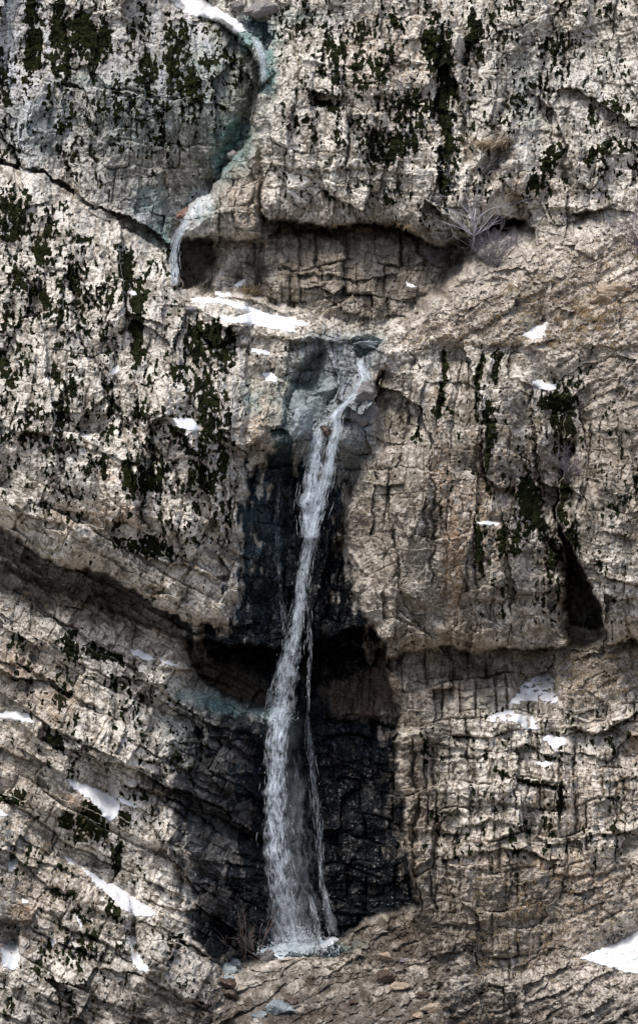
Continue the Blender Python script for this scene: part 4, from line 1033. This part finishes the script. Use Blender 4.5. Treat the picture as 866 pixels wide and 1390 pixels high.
def strands(name, samp, count, mt, parent, seed, lead=.2, rmax=.011, drops=0):
    u, v, hw, d, de = samp; n = len(u); rnd = random.Random(seed); tb = TB()
    for _ in range(int(count * .4)):
        i0 = rnd.randrange(0, max(1, n - 5)); ln = rnd.randint(3, 10); i1 = min(n - 1, i0 + ln)
        if rnd.random() > de[i0]: continue
        off = rnd.gauss(0, .6); pts = []; rad = []
        ph = rnd.uniform(0, 9)
        for i in range(i0, i1 + 1, 1):
            f = (i - i0) / max(1, i1 - i0)
            uu = u[i] + off * hw[i] + math.sin(i * .35 + ph) * 1.0
            pts.append(P(uu, v[i], d[i] - lead - abs(rnd.gauss(0, .08)))); rad.append(max(.003, rmax * math.sin(math.pi * min(.97, f + .06)) * rnd.uniform(.5, 1)))
        if len(pts) > 2: tb.tube(pts, rad, 4)
    for _ in range(drops // 2):
        i = rnd.randrange(n)
        if rnd.random() > de[i]: continue
        p = Vector(P(u[i] + rnd.gauss(0, .5) * hw[i], v[i], d[i] - lead - rnd.uniform(0, .4))); l = rnd.uniform(.02, .09); rr = rnd.uniform(.005, .012)
        tb.tube([p, p + Vector((rnd.uniform(-.01, .01), 0, -l)), p + Vector((0, 0, -l * 2))], [rr * .4, rr, rr * .4], 4)
    return tag(tb.build(name, mt, parent), kind='stuff')
M_FOAM = simple('white_water', (.45, .54, .60), .5, (.88, .92, .95), 3.5, .5, .4)

def fall_root(lab, u, v):
    o = bpy.data.objects.new('waterfall', None); col.objects.link(o); o.empty_display_size = .5
    return tag(o, lab, 'waterfall', 'falls of the stream')
FALLS = []
# main fall
r = fall_root('tall main waterfall, white cascade dropping down the dark wet gorge wall past the cave', 430, 700)
s1 = fall_mesh('cascade', [(488,486,6,.8),(493,502,9,1),(496,516,8,1),(486,532,10,1),(473,545,8,1),(462,556,7,1),(456,566,8,1),(458,580,7,1),(452,600,7,1),(448,622,8,1),(444,645,9,1),(438,672,9,1),(431,700,9,1),(424,730,9,1)], 3, M_W1, r, 1)
FALLS.append(r)
strands('water_strands', s1, 420, M_FOAM, r, 2, drops=200)
s2 = fall_mesh('cascade', [(462,556,5,.5),(440,572,6,.6),(430,588,9,.8),(428,604,10,1),(426,640,15,1),(422,672,18,1),(418,700,14,1),(419,730,12,1)], 3, M_W1, r, 3)
strands('water_strands', s2, 320, M_FOAM, r, 4, rmax=.009, drops=160)
s3 = fall_mesh('free_fall', [(424,722,11,.9),(416,750,10,1),(410,785,9,1),(407,820,9,1),(403,850,11,.95),(397,880,14,.85),(390,910,18,.7),(384,940,21,.55),(381,968,22,.4)], 3, M_W1, r, 5, smoothd=14)
strands('water_strands', s3, 420, M_FOAM, r, 6, drops=420)
s4 = fall_mesh('side_strand', [(432,700,2,.3),(428,740,2,.4),(421,790,2.5,.5),(420,850,3,.6),(422,880,3,.8),(419,930,2.5,.8),(419,968,2.5,.7)], 1, M_W2, r, 7)
strands('water_strands', s4, 90, M_FOAM, r, 8, rmax=.01, drops=40)
s5 = fall_mesh('side_strand', [(380,640,2,.2),(376,700,3,.5),(378,760,3,.4),(381,800,3,.5),(385,850,3,.5),(386,880,3,.2)], 1, M_W2, r, 9)
strands('water_strands', s5, 60, M_FOAM, r, 10, rmax=.008, drops=40)
# lower fall
r = fall_root('lower waterfall, white spray falling from the rock lip below the cave into the pool', 380, 1100)
s6 = fall_mesh('free_fall', [(381,958,18,.5),(378,980,16,1),(375,1010,17,1),(374,1050,16,1),(374,1090,17,1),(376,1140,19,.8),(380,1180,22,.6),(385,1220,26,.4),(390,1255,32,.35),(395,1280,38,.5)], 3, M_W1, r, 11)
FALLS.append(r)
strands('water_strands', s6, 360, M_FOAM, r, 12, drops=320)
s7 = fall_mesh('spray_veil', [(392,985,14,.02),(395,1060,22,.3),(398,1120,26,.4),(404,1200,32,.45),(408,1282,38,.45)], 3, M_W2, r, 13)
s8 = fall_mesh('side_strand', [(417,968,3,.5),(421,1010,5,.6),(424,1050,6,.8),(430,1100,7,.8),(434,1150,5,.7),(437,1200,5,.6),(446,1240,8,.5),(452,1270,12,.6)], 2, M_W2, r, 15)
strands('water_strands', s8, 260, M_FOAM, r, 16, drops=200)
s9 = fall_mesh('side_strand', [(410,1205,3,.2),(420,1215,4,.5),(427,1240,5,.7),(432,1265,7,.8),(436,1284,9,.8)], 1, M_W2, r, 17)
strands('water_strands', s9, 90, M_FOAM, r, 18, drops=100)
# middle fall
r = fall_root('middle waterfall, short pale fall sliding off worn rock beside a black hollow', 240, 320)
s10 = fall_mesh('cascade', [(253,296,4,.5),(249,306,5,.9),(243,320,6,.9),(238,335,6,.9),(236,355,7,.6),(237,388,8,.4)], 3, M_W1, r, 19)
strands('water_strands', s10, 200, M_FOAM, r, 20, drops=120)
# top fall
r = fall_root('highest waterfall, narrow white chute pouring through the notch at the top', 350, 60)
s11 = fall_mesh('cascade', [(340,48,3,.4),(344,52,4,.8),(348,57,5,1),(352,64,5,.9),(357,80,5,.8),(358,96,4,.8),(358,112,3,.5)], 3, M_W1, r, 21)
strands('water_strands', s11, 200, M_FOAM, r, 22, drops=100)

# still and running water (setting)
m, N, Lk, b = mat('pool_water')
b.inputs['Base Color'].default_value = (.03, .045, .05, 1); b.inputs['Roughness'].default_value = .08; b.inputs['IOR'].default_value = 1.33
M_POOL = m
def water_patch(name, poly, mt, lift=.06, bumps=.03, slope=None):
    us = [p[0] for p in poly]; vs_ = [p[1] for p in poly]
    i0 = np.searchsorted(AU, min(us) - 4); i1 = np.searchsorted(AU, max(us) + 4); j0 = np.searchsorted(AV, min(vs_) - 4); j1 = np.searchsorted(AV, max(vs_) + 4)
    sl = (slice(j0, j1), slice(i0, i1)); s = poly_sdf(poly, UW[sl] * .4 + U[sl] * .6, VW[sl] * .4 + V[sl] * .6)
    sm = D[sl].copy()
    for _ in range(12):
        p = np.pad(sm, 1, mode='edge'); sm = (p[:-2, 1:-1] + p[2:, 1:-1] + p[1:-1, :-2] + p[1:-1, 2:]) / 4
    y = np.minimum(sm, D[sl]) - lift * np.clip(s / 3, 0, 1) * 1.5 - gnoise(U[sl] / 4, V[sl] / 3, 400) * bumps + (s < 0) * .1
    k = (y - CAM_Y) / -CAM_Y
    co = np.stack([(U[sl] - 433) * S * k, y, ZO + (695 - V[sl]) * S * k], -1).reshape(-1, 3)
    ny, nx = s.shape; idx = np.arange(nx * ny).reshape(ny, nx)
    q = np.stack([idx[1:, :-1], idx[1:, 1:], idx[:-1, 1:], idx[:-1, :-1]], -1).reshape(-1, 4); sf = s.reshape(-1); q = q[sf[q].max(1) > 0]
    used = np.zeros(len(co), bool); used[q.ravel()] = True; rem = np.cumsum(used) - 1
    return tag(make_mesh(name, co[used], rem[q], mt, smooth=True), kind='structure')
water_patch('pool_water', [(345,1290),(380,1286),(425,1284),(455,1284),(468,1290),(455,1299),(350,1300)], M_POOL)
water_patch('water_foam', [(344,1293),(360,1286),(372,1283),(385,1279),(402,1277),(420,1281),(436,1277),(450,1272),(458,1275),(450,1284),(440,1290),(428,1288),(414,1297),(398,1293),(384,1301),(366,1296),(352,1299)], M_FOAM, .08, .12)
def splash(parent, u0, u1, v0, v1, n, seed, out=.6):
    rnd = random.Random(seed); tb = TB()
    for _ in range(n):
        u = min(u1, max(u0, rnd.gauss((u0 + u1) / 2, (u1 - u0) / 4.5))); v = v1 - (v1 - v0) * rnd.random() ** 2 * (1 - abs(u - (u0 + u1) / 2) / (u1 - u0) * 1.6) + rnd.gauss(0, 3)
        y = near(u, v, 2) - rnd.uniform(.05, out); p = Vector(P(u, v, y)); l = rnd.uniform(.02, .08); rr = rnd.uniform(.008, .024)
        tb.tube([p, p + Vector((rnd.uniform(-.03, .03), 0, -l)), p + Vector((rnd.uniform(-.05, .05), 0, -l * 2))], [rr * .4, rr, rr * .4], 4)
    tag(tb.build('splash_drops', M_FOAM, parent), kind='stuff')
splash(FALLS[1], 350, 460, 1255, 1290, 900, 41)
splash(FALLS[0], 355, 405, 940, 975, 260, 42, .9)
splash(FALLS[0], 420, 470, 570, 640, 260, 43, .3)
water_patch('stream_water', [(478,456),(500,452),(518,460),(512,470),(500,478),(486,486),(478,474)], M_POOL)
water_patch('stream_pool', [(326,28),(345,26),(366,30),(368,60),(362,70),(350,50),(334,42)], M_POOL)

rnd = random.Random(77)
ORD = ['uppermost', 'second from the top', 'third from the top', 'fourth from the top', 'fifth from the top', 'sixth from the top', 'seventh from the top', 'eighth from the top', 'lowest']
KINDS = [('dark brown', M_WETSTONE), ('grey', M_GREYSTONE), ('blue-grey', M_BLUESTONE), ('tan', M_TANSTONE)]
for side in (0, 1):
    vs_ = sorted(1296 + 10.5 * q + rnd.uniform(-3, 3) for q in range(9))
    for q, v in enumerate(vs_):
        u = rnd.uniform(300, 398) if side == 0 else rnd.uniform(456, 590)
        sz = rnd.uniform(5, 13); kn, km = KINDS[rnd.choice([0, 0, 1, 2] if side == 0 else [0, 0, 1, 3])]
        boulder(u, v, sz * rnd.uniform(1, 1.4), sz * rnd.uniform(.6, .9), km,
                '%s fallen rock, %s of those %s of the pool' % (kn, ORD[q], 'left' if side == 0 else 'right'),
                100 + q + 20 * side, name='fallen_rock', sink=.5, cat='rock', group='fallen rocks on the gorge floor', ang=True)

# ------------------------------------------------------------------ valley ground in front of the cliff, up to the hillside under the camera
xs = np.concatenate([np.linspace(-700, -60, 30), np.linspace(-56, 56, 90), np.linspace(60, 700, 30)])
prof = [(-460, 60), (-300, 30), (-200, 8), (-150, 19.0), (-141, 21.6), (-132, 18), (-115, 8), (-90, -3), (-60, -11), (-35, -13), (-18, -11.5), (-8, -9.5), (-4, -8.6), (3, -7), (20, -6), (60, 0)]
prof = [(-700, 120), (-460, 90), (-250, 50), (-170, 27)] + prof[3:]
ys = np.concatenate([np.linspace(-700, -150, 40), np.linspace(-148, 60, 130)])
X, Y = np.meshgrid(xs, ys)
Zg = np.interp(Y, [p[0] for p in prof], [p[1] for p in prof]) 
nz = fbm((X / 14).astype(F), (Y / 14).astype(F), 4, 500)
Zg = Zg + nz * 1.2 * np.clip((-Y - 6) / 20, 0, 1) * np.clip(np.abs(Y + 141) / 10, 0, 1) + np.clip(np.abs(X) - 60, 0, 700) * .06
nx, ny = len(xs), len(ys); idx = np.arange(nx * ny).reshape(ny, nx)
q = np.stack([idx[:-1, :-1], idx[:-1, 1:], idx[1:, 1:], idx[1:, :-1]], -1).reshape(-1, 4)
tag(make_mesh('valley_ground', np.stack([X, Y, Zg], -1).reshape(-1, 3), q, M_GROUND, smooth=True), kind='structure')
print('done', time.time() - T0)
